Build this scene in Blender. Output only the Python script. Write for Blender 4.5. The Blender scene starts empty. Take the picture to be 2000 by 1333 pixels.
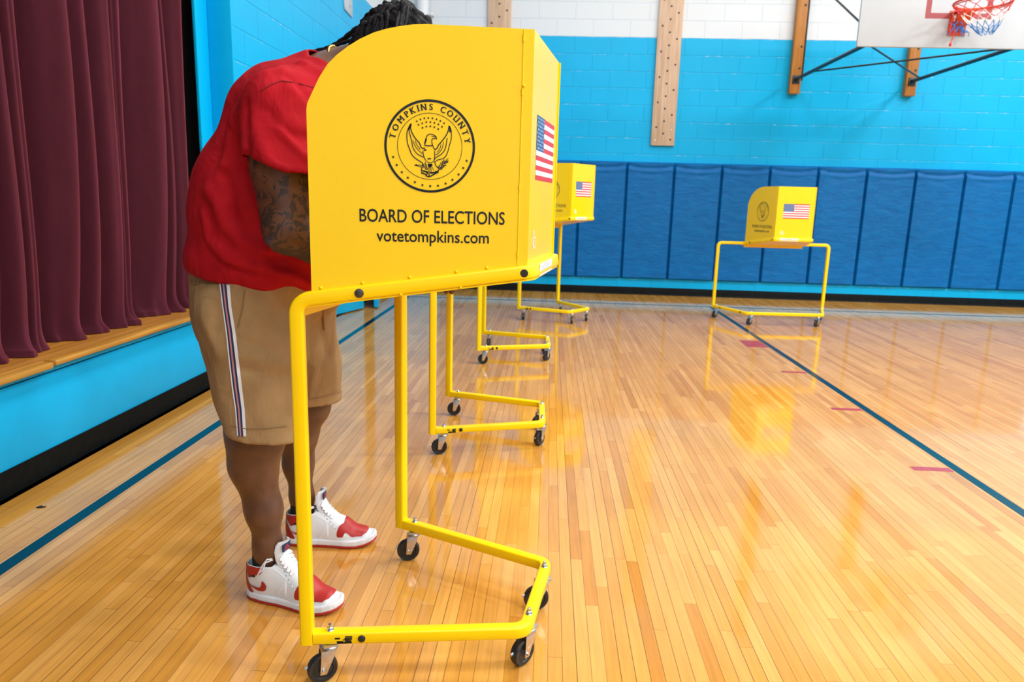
import bpy, bmesh, math, random
import numpy as np
from mathutils import Vector, Matrix

random.seed(7)
rng = np.random.default_rng(11)
SC = bpy.context.scene
COL = SC.collection
PI = math.pi
R = math.radians

# ------------------------------------------------------------------ helpers
def V(*a):
    return Vector(a)

def tag(o, label=None, cat=None, group=None, kind=None):
    if label: o['label'] = label
    if cat: o['category'] = cat
    if group: o['group'] = group
    if kind: o['kind'] = kind
    return o

def empty(name, loc=(0, 0, 0), rz=0.0):
    o = bpy.data.objects.new(name, None)
    COL.objects.link(o)
    o.empty_display_size = 0.1
    o.location = loc
    o.rotation_euler = (0, 0, rz)
    return o

def make_obj(name, mesh, mats, parent=None):
    if not isinstance(mats, (list, tuple)):
        mats = [mats]
    for m in mats:
        mesh.materials.append(m)
    o = bpy.data.objects.new(name, mesh)
    COL.objects.link(o)
    if parent: o.parent = parent
    return o

class MB:
    """collects shapes into one mesh"""
    def __init__(self):
        self.v = []; self.f = []; self.m = []
    def add(self, vs, fs, mi=0):
        b = len(self.v)
        self.v += [tuple(p) for p in vs]
        self.f += [tuple(i + b for i in f) for f in fs]
        self.m += [mi] * len(fs)
        return self
    def box(self, lo, hi, mi=0, mat=None):
        x0, y0, z0 = lo; x1, y1, z1 = hi
        vs = [V(x0, y0, z0), V(x1, y0, z0), V(x1, y1, z0), V(x0, y1, z0),
              V(x0, y0, z1), V(x1, y0, z1), V(x1, y1, z1), V(x0, y1, z1)]
        if mat: vs = [mat @ p for p in vs]
        fs = [(0, 3, 2, 1), (4, 5, 6, 7), (0, 1, 5, 4), (1, 2, 6, 5), (2, 3, 7, 6), (3, 0, 4, 7)]
        return self.add(vs, fs, mi)
    def hexa(self, pts, mi=0):
        fs = [(0, 3, 2, 1), (4, 5, 6, 7), (0, 1, 5, 4), (1, 2, 6, 5), (2, 3, 7, 6), (3, 0, 4, 7)]
        return self.add(pts, fs, mi)
    def sweep(self, path, prof, side=None, closed=False, caps=True, mi=0, radii=None):
        path = [Vector(p) for p in path]
        n = len(path); k = len(prof)
        vs = []
        prev = None
        for i, p in enumerate(path):
            if closed:
                t = (path[(i + 1) % n] - path[i - 1])
            else:
                t = path[min(i + 1, n - 1)] - path[max(i - 1, 0)]
            t.normalize()
            if side is not None:
                s = Vector(side)
                s = (s - t * s.dot(t)).normalized()
            elif prev is None:
                h = V(0, 0, 1) if abs(t.z) < .9 else V(1, 0, 0)
                s = t.cross(h).normalized()
            else:
                s = (prev - t * prev.dot(t)).normalized()
            prev = s
            u = t.cross(s)
            r = radii[i] if radii else 1.0
            for (a, b) in prof:
                vs.append(p + s * (a * r) + u * (b * r))
        fs = []
        rings = n if closed else n - 1
        for i in range(rings):
            for j in range(k):
                a = i * k + j; b = i * k + (j + 1) % k
                c = ((i + 1) % n) * k + (j + 1) % k; d = ((i + 1) % n) * k + j
                fs.append((a, b, c, d))
        if caps and not closed:
            fs.append(tuple(range(k - 1, -1, -1)))
            fs.append(tuple((n - 1) * k + j for j in range(k)))
        return self.add(vs, fs, mi)
    def tube(self, path, r, seg=8, closed=False, mi=0, radii=None, caps=True):
        prof = [(math.cos(2 * PI * j / seg) * r, math.sin(2 * PI * j / seg) * r) for j in range(seg)]
        return self.sweep(path, prof, None, closed, caps, mi, radii)
    def cyl(self, p0, p1, r, seg=16, mi=0, r1=None):
        r1 = r if r1 is None else r1
        return self.tube([p0, p1], 1.0, seg, False, mi, [r, r1])
    def lathe(self, prof, c, axis=(0, 0, 1), seg=24, mi=0):
        """prof: (radius, height) list; closed solid if ends have radius 0"""
        ax = Vector(axis).normalized()
        h = V(0, 0, 1) if abs(ax.z) < .9 else V(1, 0, 0)
        s = ax.cross(h).normalized(); u = ax.cross(s)
        c = Vector(c)
        vs = []
        for (r, z) in prof:
            for j in range(seg):
                a = 2 * PI * j / seg
                vs.append(c + ax * z + s * (r * math.cos(a)) + u * (r * math.sin(a)))
        fs = []
        for i in range(len(prof) - 1):
            for j in range(seg):
                a = i * seg + j; b = i * seg + (j + 1) % seg
                fs.append((a, b, b + seg, a + seg))
        fs.append(tuple(range(seg - 1, -1, -1)))
        fs.append(tuple((len(prof) - 1) * seg + j for j in range(seg)))
        return self.add(vs, fs, mi)
    def prism(self, poly, org, ex, ey, thick, mi=0):
        """poly 2d in frame (org, ex, ey); extruded by thick along ex x ey"""
        org = Vector(org); ex = Vector(ex); ey = Vector(ey); n = ex.cross(ey).normalized()
        k = len(poly)
        vs = [org + ex * a + ey * b for (a, b) in poly] + [org + ex * a + ey * b + n * thick for (a, b) in poly]
        fs = [tuple(range(k - 1, -1, -1)), tuple(range(k, 2 * k))]
        for j in range(k):
            fs.append((j, (j + 1) % k, k + (j + 1) % k, k + j))
        return self.add(vs, fs, mi)
    def ball(self, c, r, seg=12, mi=0, sc=(1, 1, 1)):
        prof = [(math.sin(PI * i / seg) * r if 0 < i < seg else r * .002, -math.cos(PI * i / seg) * r) for i in range(seg + 1)]
        b = len(self.v)
        self.lathe(prof, (0, 0, 0), (0, 0, 1), seg * 2, mi)
        c = Vector(c)
        for i in range(b, len(self.v)):
            p = self.v[i]
            self.v[i] = (p[0] * sc[0] + c.x, p[1] * sc[1] + c.y, p[2] * sc[2] + c.z)
        return self
    def mesh(self, name, smooth=35, bevel=None, merge=None):
        me = bpy.data.meshes.new(name)
        me.from_pydata(self.v, [], self.f)
        me.polygons.foreach_set('material_index', self.m)
        bm = bmesh.new(); bm.from_mesh(me)
        if merge: bmesh.ops.remove_doubles(bm, verts=bm.verts, dist=merge)
        bmesh.ops.recalc_face_normals(bm, faces=bm.faces)
        if bevel:
            ed = [e for e in bm.edges if len(e.link_faces) == 2 and e.calc_face_angle(0) > R(30)]
            bmesh.ops.bevel(bm, geom=ed, offset=bevel, segments=2, profile=.5, affect='EDGES', clamp_overlap=True)
        bm.to_mesh(me); bm.free()
        if smooth:
            me.polygons.foreach_set('use_smooth', [True] * len(me.polygons))
            me.set_sharp_from_angle(angle=R(smooth))
        me.update()
        return me
    def build(self, name, mats, parent=None, smooth=35, bevel=None, merge=None):
        return make_obj(name, self.mesh(name, smooth, bevel, merge), mats, parent)

def square_prof(h, rr):
    pts = []
    for (cx, cy, a0) in ((h - rr, h - rr, 0), (-(h - rr), h - rr, 90), (-(h - rr), -(h - rr), 180), (h - rr, -(h - rr), 270)):
        for t in (0, 45, 90):
            pts.append((cx + rr * math.cos(R(a0 + t)), cy + rr * math.sin(R(a0 + t))))
    return pts

def fillet(pts, rad, seg=7):
    """polyline with its inner corners rounded"""
    pts = [Vector(p) for p in pts]
    out = [pts[0]]
    for i in range(1, len(pts) - 1):
        p = pts[i]; a = (pts[i - 1] - p).normalized(); b = (pts[i + 1] - p).normalized()
        ang = a.angle(b); d = rad / math.tan(ang / 2)
        c = p + (a + b).normalized() * (rad / math.sin(ang / 2))
        s = p + a * d - c; e = p + b * d - c
        for k in range(seg + 1):
            out.append(c + s.normalized().slerp(e.normalized(), k / seg) * s.length)
    out.append(pts[-1])
    return out

def children_of(o):
    return [c for c in bpy.data.objects if c.parent == o]

def copy_tree(o, parent=None):
    c = o.copy()
    COL.objects.link(c)
    if parent: c.parent = parent
    for ch in children_of(o):
        copy_tree(ch, c)
    return c

# ------------------------------------------------------------------ materials
def new_mat(name):
    m = bpy.data.materials.new(name); m.use_nodes = True
    nt = m.node_tree; b = nt.nodes['Principled BSDF']
    return m, nt, b

def srgb(r, g, b):
    f = lambda c: (c / 255 / 12.92) if c / 255 <= .04045 else ((c / 255 + .055) / 1.055) ** 2.4
    return (f(r), f(g), f(b), 1)

def nd(nt, t, **kw):
    n = nt.nodes.new(t)
    for k, v in kw.items():
        if k.startswith('i_'):
            n.inputs[int(k[2:])].default_value = v
        else:
            setattr(n, k, v)
    return n

def lk(nt, a, b):
    nt.links.new(a, b)

def mth(nt, op, a, b=None, c=None):
    n = nt.nodes.new('ShaderNodeMath'); n.operation = op
    for i, x in enumerate((a, b, c)):
        if x is None: continue
        if isinstance(x, (int, float)): n.inputs[i].default_value = x
        else: lk(nt, x, n.inputs[i])
    return n.outputs[0]

def mixc(nt, fac, a, b):
    n = nt.nodes.new('ShaderNodeMix'); n.data_type = 'RGBA'
    if isinstance(fac, (int, float)): n.inputs[0].default_value = fac
    else: lk(nt, fac, n.inputs[0])
    for i, x in ((6, a), (7, b)):
        if isinstance(x, tuple): n.inputs[i].default_value = x
        else: lk(nt, x, n.inputs[i])
    return n.outputs[2]

def ramp(nt, fac, stops):
    n = nt.nodes.new('ShaderNodeValToRGB')
    lk(nt, fac, n.inputs[0])
    e = n.color_ramp.elements
    while len(e) < len(stops): e.new(.5)
    for el, (p, c) in zip(e, stops):
        el.position = p; el.color = c
    return n.outputs[0]

def simple(name, col, rough=.5, metal=0.0, spec=.5, noise=0.0, nscale=20, bump=0.0, bscale=60, coat=0.0, sheen=0.0):
    m, nt, b = new_mat(name)
    b.inputs['Base Color'].default_value = col
    b.inputs['Roughness'].default_value = rough
    b.inputs['Metallic'].default_value = metal
    b.inputs['Specular IOR Level'].default_value = spec
    b.inputs['Coat Weight'].default_value = coat
    b.inputs['Sheen Weight'].default_value = sheen
    tc = nd(nt, 'ShaderNodeTexCoord')
    if noise:
        n = nd(nt, 'ShaderNodeTexNoise'); n.inputs['Scale'].default_value = nscale; n.inputs['Detail'].default_value = 4
        lk(nt, tc.outputs['Object'], n.inputs['Vector'])
        d = tuple(c * (1 - noise) for c in col[:3]) + (1,)
        e = tuple(min(1, c * (1 + noise)) for c in col[:3]) + (1,)
        lk(nt, ramp(nt, n.outputs['Fac'], [(.3, d), (.7, e)]), b.inputs['Base Color'])
    if bump:
        n = nd(nt, 'ShaderNodeTexNoise'); n.inputs['Scale'].default_value = bscale; n.inputs['Detail'].default_value = 3
        lk(nt, tc.outputs['Object'], n.inputs['Vector'])
        bp = nd(nt, 'ShaderNodeBump'); bp.inputs['Strength'].default_value = bump; bp.inputs['Distance'].default_value = .004
        lk(nt, n.outputs['Fac'], bp.inputs['Height']); lk(nt, bp.outputs['Normal'], b.inputs['Normal'])
    return m

YELLOW = (.97, .655, .0, 1)
BLUE = (.0, .44, .82, 1)
M = {}
M['yellow'] = simple('yellow_paint', YELLOW, .30, spec=.35, noise=.02, nscale=6, bump=.02, bscale=250)
M['yellow_panel'] = simple('yellow_panel', YELLOW, .22, spec=.55, noise=.012, nscale=4, bump=.006, bscale=400)
M['black_print'] = simple('black_print', (.008, .008, .008, 1), .4)
M['black_rubber'] = simple('black_rubber', (.012, .013, .015, 1), .42, bump=.05, bscale=90)
M['scuff'] = simple('scuff', (.015, .013, .008, 1), .7, noise=.5, nscale=150)
M['bumper'] = simple('rubber_bumper', (.045, .038, .03, 1), .5)
M['steel'] = simple('zinc_steel', (.62, .62, .64, 1), .28, metal=1.0, noise=.1, nscale=60)
M['white'] = simple('white_paint', (.82, .84, .86, 1), .45)
M['label_white'] = simple('label_paper', (.80, .84, .88, 1), .5)
M['label_grey'] = simple('label_print', (.35, .40, .47, 1), .6)
M['flag_red'] = simple('flag_red', (.62, .035, .035, 1), .4)
M['flag_white'] = simple('flag_white', (.86, .86, .88, 1), .4)
M['flag_blue'] = simple('flag_blue', (.01, .08, .30, 1), .4)
M['black'] = simple('black_paint', (.006, .007, .008, 1), .45, bump=.05, bscale=40)
M['base_black'] = simple('black_vinyl_base', (.004, .005, .005, 1), .6, spec=.12, noise=.4, nscale=30, bump=.08, bscale=25)
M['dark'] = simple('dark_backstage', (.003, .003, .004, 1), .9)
M['blue_paint'] = simple('blue_paint', BLUE, .42, spec=.2, noise=.03, nscale=8, bump=.04, bscale=60)
M['door_blue'] = simple('door_blue', BLUE, .4, spec=.2, noise=.02, nscale=6)
M['pipe_white'] = simple('pipe_white', (.78, .83, .88, 1), .4)
M['rod_black'] = simple('rod_black', (.004, .016, .022, 1), .4, bump=.03)
M['red_steel'] = simple('orange_red_steel', (.62, .055, .012, 1), .38, noise=.15, nscale=30)
M['court_teal'] = simple('court_teal', (.0, .022, .032, 1), .2, noise=.25, nscale=25)
M['court_blue'] = simple('court_blue', (.0, .014, .034, 1), .2, noise=.25, nscale=25)
M['court_red'] = simple('court_red', (.40, .04, .04, 1), .18, noise=.2, nscale=30)
M['board_white'] = simple('backboard_white', (.50, .55, .60, 1), .4, noise=.04, nscale=3)
M['board_red'] = simple('backboard_red', (.30, .045, .055, 1), .45)
M['net_red'] = simple('net_red', (.68, .04, .05, 1), .7)
M['net_white'] = simple('net_white', (.85, .85, .88, 1), .7)
M['net_blue'] = simple('net_blue', (.03, .22, .62, 1), .7)
M['plate_grey'] = simple('plate_grey', (.45, .52, .58, 1), .5)
M['gold'] = simple('gold', (.75, .48, .14, 1), .28, metal=1.0)
M['ceiling'] = simple('ceiling_white', (.62, .62, .61, 1), .8, noise=.03, nscale=3)

def wood(name, c0, c1, rough=.4, axis='Z', sc=14, bump=.05):
    m, nt, b = new_mat(name)
    tc = nd(nt, 'ShaderNodeTexCoord'); mp = nd(nt, 'ShaderNodeMapping')
    s = {'Z': (sc, sc, sc * .06), 'Y': (sc, sc * .06, sc), 'X': (sc * .06, sc, sc)}[axis]
    mp.inputs['Scale'].default_value = s
    lk(nt, tc.outputs['Object'], mp.inputs['Vector'])
    n = nd(nt, 'ShaderNodeTexNoise'); n.inputs['Scale'].default_value = 3; n.inputs['Detail'].default_value = 6
    lk(nt, mp.outputs['Vector'], n.inputs['Vector'])
    lk(nt, ramp(nt, n.outputs['Fac'], [(.3, c0), (.72, c1)]), b.inputs['Base Color'])
    b.inputs['Roughness'].default_value = rough
    bp = nd(nt, 'ShaderNodeBump'); bp.inputs['Strength'].default_value = bump; bp.inputs['Distance'].default_value = .003
    lk(nt, n.outputs['Fac'], bp.inputs['Height']); lk(nt, bp.outputs['Normal'], b.inputs['Normal'])
    return m

M['peg_wood'] = wood('pale_maple_board', (.50, .32, .20, 1), (.68, .50, .36, 1), .5)
M['timber'] = wood('varnished_timber', (.36, .13, .016, 1), (.52, .22, .035, 1), .42)
M['stage_edge'] = wood('stage_nosing', (.34, .13, .015, 1), (.60, .31, .05, 1), .4, 'Y', 10)

def plank_mat(name, width, c_stops, rough, along='Y', shift=0.0, gap=.03, jitter=.012, border=None):
    m, nt, b = new_mat(name)
    tc = nd(nt, 'ShaderNodeTexCoord'); sp = nd(nt, 'ShaderNodeSeparateXYZ')
    lk(nt, tc.outputs['Object'], sp.inputs[0])
    X, Y = (sp.outputs[0], sp.outputs[1]) if along == 'Y' else (sp.outputs[1], sp.outputs[0])
    u = mth(nt, 'DIVIDE', mth(nt, 'ADD', X, shift), width)
    row = mth(nt, 'FLOOR', u); fu = mth(nt, 'FRACT', u)
    wn = nd(nt, 'ShaderNodeTexWhiteNoise', noise_dimensions='1D'); lk(nt, row, wn.inputs['W'])
    off = mth(nt, 'MULTIPLY', wn.outputs['Value'], 7.3)
    wn2 = nd(nt, 'ShaderNodeTexWhiteNoise', noise_dimensions='1D'); lk(nt, mth(nt, 'ADD', row, 311.7), wn2.inputs['W'])
    ln = mth(nt, 'MULTIPLY_ADD', wn2.outputs['Value'], .7, .45)
    v = mth(nt, 'ADD', mth(nt, 'DIVIDE', Y, ln), off)
    seg = mth(nt, 'FLOOR', v); fv = mth(nt, 'FRACT', v)
    cb = nd(nt, 'ShaderNodeCombineXYZ'); lk(nt, row, cb.inputs[0]); lk(nt, seg, cb.inputs[1])
    wn3 = nd(nt, 'ShaderNodeTexWhiteNoise', noise_dimensions='2D'); lk(nt, cb.outputs[0], wn3.inputs['Vector'])
    base = ramp(nt, wn3.outputs['Value'], c_stops)
    # grain, stretched along the strip
    mp = nd(nt, 'ShaderNodeMapping')
    mp.inputs['Scale'].default_value = (90, 4, 1) if along == 'Y' else (4, 90, 1)
    ad = nd(nt, 'ShaderNodeVectorMath', operation='ADD')
    sc3 = nd(nt, 'ShaderNodeVectorMath', operation='SCALE'); sc3.inputs['Scale'].default_value = 5.0
    lk(nt, wn3.outputs['Color'], sc3.inputs[0])
    lk(nt, tc.outputs['Object'], ad.inputs[0]); lk(nt, sc3.outputs[0], ad.inputs[1]); lk(nt, ad.outputs[0], mp.inputs['Vector'])
    g = nd(nt, 'ShaderNodeTexNoise'); g.inputs['Scale'].default_value = 1; g.inputs['Detail'].default_value = 5
    lk(nt, mp.outputs['Vector'], g.inputs['Vector'])
    gm = nd(nt, 'ShaderNodeMapRange'); gm.inputs[1].default_value = .25; gm.inputs[2].default_value = .75
    gm.inputs[3].default_value = .84; gm.inputs[4].default_value = 1.10
    lk(nt, g.outputs['Fac'], gm.inputs[0])
    # worn / stained patches
    w = nd(nt, 'ShaderNodeTexNoise'); w.inputs['Scale'].default_value = 1.7; w.inputs['Detail'].default_value = 5; w.inputs['Roughness'].default_value = .6
    lk(nt, tc.outputs['Object'], w.inputs['Vector'])
    wm = nd(nt, 'ShaderNodeMapRange'); wm.inputs[1].default_value = .3; wm.inputs[2].default_value = .7
    wm.inputs[3].default_value = .90; wm.inputs[4].default_value = 1.06
    lk(nt, w.outputs['Fac'], wm.inputs[0])
    tone = mth(nt, 'MULTIPLY', gm.outputs[0], wm.outputs[0])
    vm = nd(nt, 'ShaderNodeVectorMath', operation='SCALE'); lk(nt, base, vm.inputs[0]); lk(nt, tone, vm.inputs['Scale'])
    col = vm.outputs[0]
    if border is not None:
        bx = mth(nt, 'LESS_THAN', sp.outputs[0], border)
        col = mixc(nt, mth(nt, 'MULTIPLY', bx, .55), col, (.40, .17, .02, 1))
    # joints: strength differs strip by strip
    e1 = mth(nt, 'MINIMUM', fu, mth(nt, 'SUBTRACT', 1.0, fu))
    gstr = mth(nt, 'MULTIPLY_ADD', wn.outputs['Value'], .75, .2)
    j1 = mth(nt, 'MULTIPLY', mth(nt, 'LESS_THAN', e1, gap), gstr)
    e2 = mth(nt, 'MULTIPLY', mth(nt, 'MINIMUM', fv, mth(nt, 'SUBTRACT', 1.0, fv)), ln)
    j2 = mth(nt, 'MULTIPLY', mth(nt, 'LESS_THAN', e2, .0009), .55)
    jj = mth(nt, 'MAXIMUM', j1, j2)
    col = mixc(nt, jj, col, (.09, .035, .008, 1))
    lk(nt, col, b.inputs['Base Color'])
    rr = nd(nt, 'ShaderNodeMapRange'); rr.inputs[1].default_value = .3; rr.inputs[2].default_value = .7
    rr.inputs[3].default_value = rough * .75; rr.inputs[4].default_value = rough * 1.4
    lk(nt, w.outputs['Fac'], rr.inputs[0]); lk(nt, rr.outputs[0], b.inputs['Roughness'])
    # every strip lies a hair out of level: breaks up reflections
    geo = nd(nt, 'ShaderNodeNewGeometry')
    s1 = nd(nt, 'ShaderNodeVectorMath', operation='SUBTRACT'); s1.inputs[1].default_value = (.5, .5, .5)
    lk(nt, wn3.outputs['Color'], s1.inputs[0])
    s2 = nd(nt, 'ShaderNodeVectorMath', operation='MULTIPLY'); s2.inputs[1].default_value = (jitter, jitter * .35, 0)
    lk(nt, s1.outputs[0], s2.inputs[0])
    s3 = nd(nt, 'ShaderNodeVectorMath', operation='ADD'); lk(nt, geo.outputs['Normal'], s3.inputs[0]); lk(nt, s2.outputs[0], s3.inputs[1])
    s4 = nd(nt, 'ShaderNodeVectorMath', operation='NORMALIZE'); lk(nt, s3.outputs[0], s4.inputs[0])
    bp = nd(nt, 'ShaderNodeBump'); bp.inputs['Strength'].default_value = .12; bp.inputs['Distance'].default_value = .001
    lk(nt, mth(nt, 'SUBTRACT', 1.0, jj), bp.inputs['Height']); lk(nt, s4.outputs[0], bp.inputs['Normal'])
    lk(nt, bp.outputs['Normal'], b.inputs['Normal'])
    b.inputs['IOR'].default_value = 1.58
    return m

M['floor'] = plank_mat('maple_strip_floor', .0381,
    [(0.0, (.53, .225, .030, 1)), (.10, (.60, .275, .042, 1)), (.45, (.66, .320, .060, 1)), (.85, (.71, .365, .085, 1)), (1.0, (.61, .275, .045, 1))],
    .075, border=-1.985, jitter=.009)
M['stage_top'] = plank_mat('stage_strip_floor', .057,
    [(0.0, (.40, .15, .015, 1)), (.5, (.50, .21, .026, 1)), (1.0, (.58, .27, .045, 1))], .22)

def block_wall(name, split_z, u_axis, u_shift, z_shift, upper, lower):
    """painted concrete block, 18 x 8 inch, painted in two colours"""
    m, nt, b = new_mat(name)
    tc = nd(nt, 'ShaderNodeTexCoord'); sp = nd(nt, 'ShaderNodeSeparateXYZ'); lk(nt, tc.outputs['Object'], sp.inputs[0])
    cb = nd(nt, 'ShaderNodeCombineXYZ')
    lk(nt, mth(nt, 'ADD', sp.outputs[0 if u_axis == 'X' else 1], u_shift), cb.inputs[0])
    lk(nt, mth(nt, 'ADD', sp.outputs[2], z_shift), cb.inputs[1])
    br = nd(nt, 'ShaderNodeTexBrick'); br.offset = .5; br.offset_frequency = 2; br.squash = 1
    br.inputs['Scale'].default_value = 1; br.inputs['Mortar Size'].default_value = .006; br.inputs['Mortar Smooth'].default_value = .6
    br.inputs['Brick Width'].default_value = .462; br.inputs['Row Height'].default_value = .2035
    lk(nt, cb.outputs[0], br.inputs['Vector'])
    # the paint edge wanders a little along the joint
    n0 = nd(nt, 'ShaderNodeTexNoise'); n0.inputs['Scale'].default_value = 6; lk(nt, tc.outputs['Object'], n0.inputs['Vector'])
    edge = mth(nt, 'MULTIPLY_ADD', n0.outputs['Fac'], .012, split_z - .006)
    up = mth(nt, 'GREATER_THAN', sp.outputs[2], edge)
    n1 = nd(nt, 'ShaderNodeTexNoise'); n1.inputs['Scale'].default_value = 2.5; n1.inputs['Detail'].default_value = 4
    lk(nt, tc.outputs['Object'], n1.inputs['Vector'])
    lo = ramp(nt, n1.outputs['Fac'], [(.3, tuple(c * .94 for c in lower[:3]) + (1,)), (.7, lower)])
    col = mixc(nt, up, lo, upper)
    jc = mth(nt, 'MULTIPLY', br.outputs['Fac'], .34)
    col = mixc(nt, mth(nt, 'MULTIPLY', jc, mth(nt, 'SUBTRACT', 1.0, mth(nt, 'MULTIPLY', up, .6))), col, (.0, .26, .55, 1))
    # missed paint along a few bed joints
    cz = mth(nt, 'FRACT', mth(nt, 'DIVIDE', mth(nt, 'ADD', sp.outputs[2], z_shift), .2035))
    near = mth(nt, 'LESS_THAN', mth(nt, 'ABSOLUTE', mth(nt, 'SUBTRACT', cz, .965)), .022)
    mp = nd(nt, 'ShaderNodeMapping'); mp.inputs['Scale'].default_value = (6, 6, 60); lk(nt, tc.outputs['Object'], mp.inputs['Vector'])
    n2 = nd(nt, 'ShaderNodeTexNoise'); n2.inputs['Scale'].default_value = 2.5; n2.inputs['Detail'].default_value = 8; n2.inputs['Roughness'].default_value = .8
    lk(nt, mp.outputs['Vector'], n2.inputs['Vector'])
    chip = mth(nt, 'MULTIPLY', near, mth(nt, 'GREATER_THAN', n2.outputs['Fac'], .585))
    col = mixc(nt, mth(nt, 'MULTIPLY', chip, .75), col, (.75, .82, .88, 1))
    lk(nt, col, b.inputs['Base Color'])
    b.inputs['Roughness'].default_value = .38; b.inputs['Specular IOR Level'].default_value = .25
    n3 = nd(nt, 'ShaderNodeTexNoise'); n3.inputs['Scale'].default_value = 120; n3.inputs['Detail'].default_value = 3
    lk(nt, tc.outputs['Object'], n3.inputs['Vector'])
    hgt = mth(nt, 'SUBTRACT', mth(nt, 'MULTIPLY', n3.outputs['Fac'], .25), br.outputs['Fac'])
    bp = nd(nt, 'ShaderNodeBump'); bp.inputs['Strength'].default_value = .5; bp.inputs['Distance'].default_value = .004
    lk(nt, hgt, bp.inputs['Height']); lk(nt, bp.outputs['Normal'], b.inputs['Normal'])
    return m

WALLW = (.70, .77, .83, 1)
M['wall_far'] = block_wall('painted_block_far', 3.258, 'X', .462 * 10 - .2295, -3.258 + .2035 * 20, WALLW, BLUE)
M['wall_left'] = block_wall('painted_block_left', 3.258, 'Y', .462 * 20, -3.258 + .2035 * 20, WALLW, BLUE)

def vinyl():
    m, nt, b = new_mat('blue_vinyl')
    tc = nd(nt, 'ShaderNodeTexCoord')
    oi = nd(nt, 'ShaderNodeObjectInfo')
    ad = nd(nt, 'ShaderNodeVectorMath', operation='ADD'); lk(nt, tc.outputs['Object'], ad.inputs[0]); lk(nt, oi.outputs['Location'], ad.inputs[1])
    mp = nd(nt, 'ShaderNodeMapping'); mp.inputs['Scale'].default_value = (2.6, 1, 6.5); mp.inputs['Rotation'].default_value = (0, .35, 0)
    lk(nt, ad.outputs[0], mp.inputs['Vector'])
    n = nd(nt, 'ShaderNodeTexNoise'); n.inputs['Scale'].default_value = 2.0; n.inputs['Detail'].default_value = 6; n.inputs['Roughness'].default_value = .6; n.inputs['Distortion'].default_value = .5
    lk(nt, mp.outputs['Vector'], n.inputs['Vector'])
    lk(nt, ramp(nt, n.outputs['Fac'], [(.3, (.0, .110, .35, 1)), (.7, (.0, .150, .43, 1))]), b.inputs['Base Color'])
    b.inputs['Roughness'].default_value = .48; b.inputs['Specular IOR Level'].default_value = .22
    bp = nd(nt, 'ShaderNodeBump'); bp.inputs['Strength'].default_value = .6; bp.inputs['Distance'].default_value = .022
    lk(nt, n.outputs['Fac'], bp.inputs['Height']); lk(nt, bp.outputs['Normal'], b.inputs['Normal'])
    return m
M['vinyl'] = vinyl()

def velvet():
    m, nt, b = new_mat('maroon_velvet')
    tc = nd(nt, 'ShaderNodeTexCoord')
    n = nd(nt, 'ShaderNodeTexNoise'); n.inputs['Scale'].default_value = 9; n.inputs['Detail'].default_value = 5
    mp = nd(nt, 'ShaderNodeMapping'); mp.inputs['Scale'].default_value = (3, 3, .6); lk(nt, tc.outputs['Object'], mp.inputs['Vector'])
    lk(nt, mp.outputs['Vector'], n.inputs['Vector'])
    lk(nt, ramp(nt, n.outputs['Fac'], [(.3, (.020, .0016, .005, 1)), (.7, (.030, .003, .008, 1))]), b.inputs['Base Color'])
    b.inputs['Roughness'].default_value = .9; b.inputs['Specular IOR Level'].default_value = .1
    b.inputs['Sheen Weight'].default_value = 1.0; b.inputs['Sheen Roughness'].default_value = .7
    b.inputs['Sheen Tint'].default_value = (.33, .075, .11, 1)
    f = nd(nt, 'ShaderNodeTexNoise'); f.inputs['Scale'].default_value = 400; lk(nt, tc.outputs['Object'], f.inputs['Vector'])
    bp = nd(nt, 'ShaderNodeBump'); bp.inputs['Strength'].default_value = .2; bp.inputs['Distance'].default_value = .002
    lk(nt, f.outputs['Fac'], bp.inputs['Height']); lk(nt, bp.outputs['Normal'], b.inputs['Normal'])
    return m
M['velvet'] = velvet()

def cloth(name, c0, c1, weave=700, bump=.15, sheen=.1, fold=.0):
    m, nt, b = new_mat(name)
    tc = nd(nt, 'ShaderNodeTexCoord')
    n = nd(nt, 'ShaderNodeTexNoise'); n.inputs['Scale'].default_value = 14; n.inputs['Detail'].default_value = 5
    lk(nt, tc.outputs['Object'], n.inputs['Vector'])
    lk(nt, ramp(nt, n.outputs['Fac'], [(.3, c0), (.7, c1)]), b.inputs['Base Color'])
    b.inputs['Roughness'].default_value = .85; b.inputs['Specular IOR Level'].default_value = .15
    b.inputs['Sheen Weight'].default_value = sheen
    w = nd(nt, 'ShaderNodeTexNoise'); w.inputs['Scale'].default_value = weave; lk(nt, tc.outputs['Object'], w.inputs['Vector'])
    bp = nd(nt, 'ShaderNodeBump'); bp.inputs['Strength'].default_value = bump; bp.inputs['Distance'].default_value = .001
    lk(nt, w.outputs['Fac'], bp.inputs['Height'])
    mp = nd(nt, 'ShaderNodeMapping'); mp.inputs['Scale'].default_value = (1.2, 1.2, .7); mp.inputs['Rotation'].default_value = (.3, .5, .2)
    lk(nt, tc.outputs['Object'], mp.inputs['Vector'])
    f = nd(nt, 'ShaderNodeTexNoise'); f.inputs['Scale'].default_value = 9; f.inputs['Detail'].default_value = 3; f.inputs['Distortion'].default_value = .8
    lk(nt, mp.outputs['Vector'], f.inputs['Vector'])
    b2 = nd(nt, 'ShaderNodeBump'); b2.inputs['Strength'].default_value = fold; b2.inputs['Distance'].default_value = .03
    lk(nt, f.outputs['Fac'], b2.inputs['Height']); lk(nt, bp.outputs['Normal'], b2.inputs['Normal'])
    lk(nt, b2.outputs['Normal'], b.inputs['Normal'])
    return m
M['shirt'] = cloth('red_jersey', (.36, .005, .012, 1), (.44, .008, .018, 1), 900, .12, .0, .55)
M['shirt_seam'] = simple('red_thread', (.20, .004, .008, 1), .9)
M['khaki'] = cloth('khaki_twill', (.33, .205, .09, 1), (.40, .255, .12, 1), 1100, .15, .0, .5)
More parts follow.
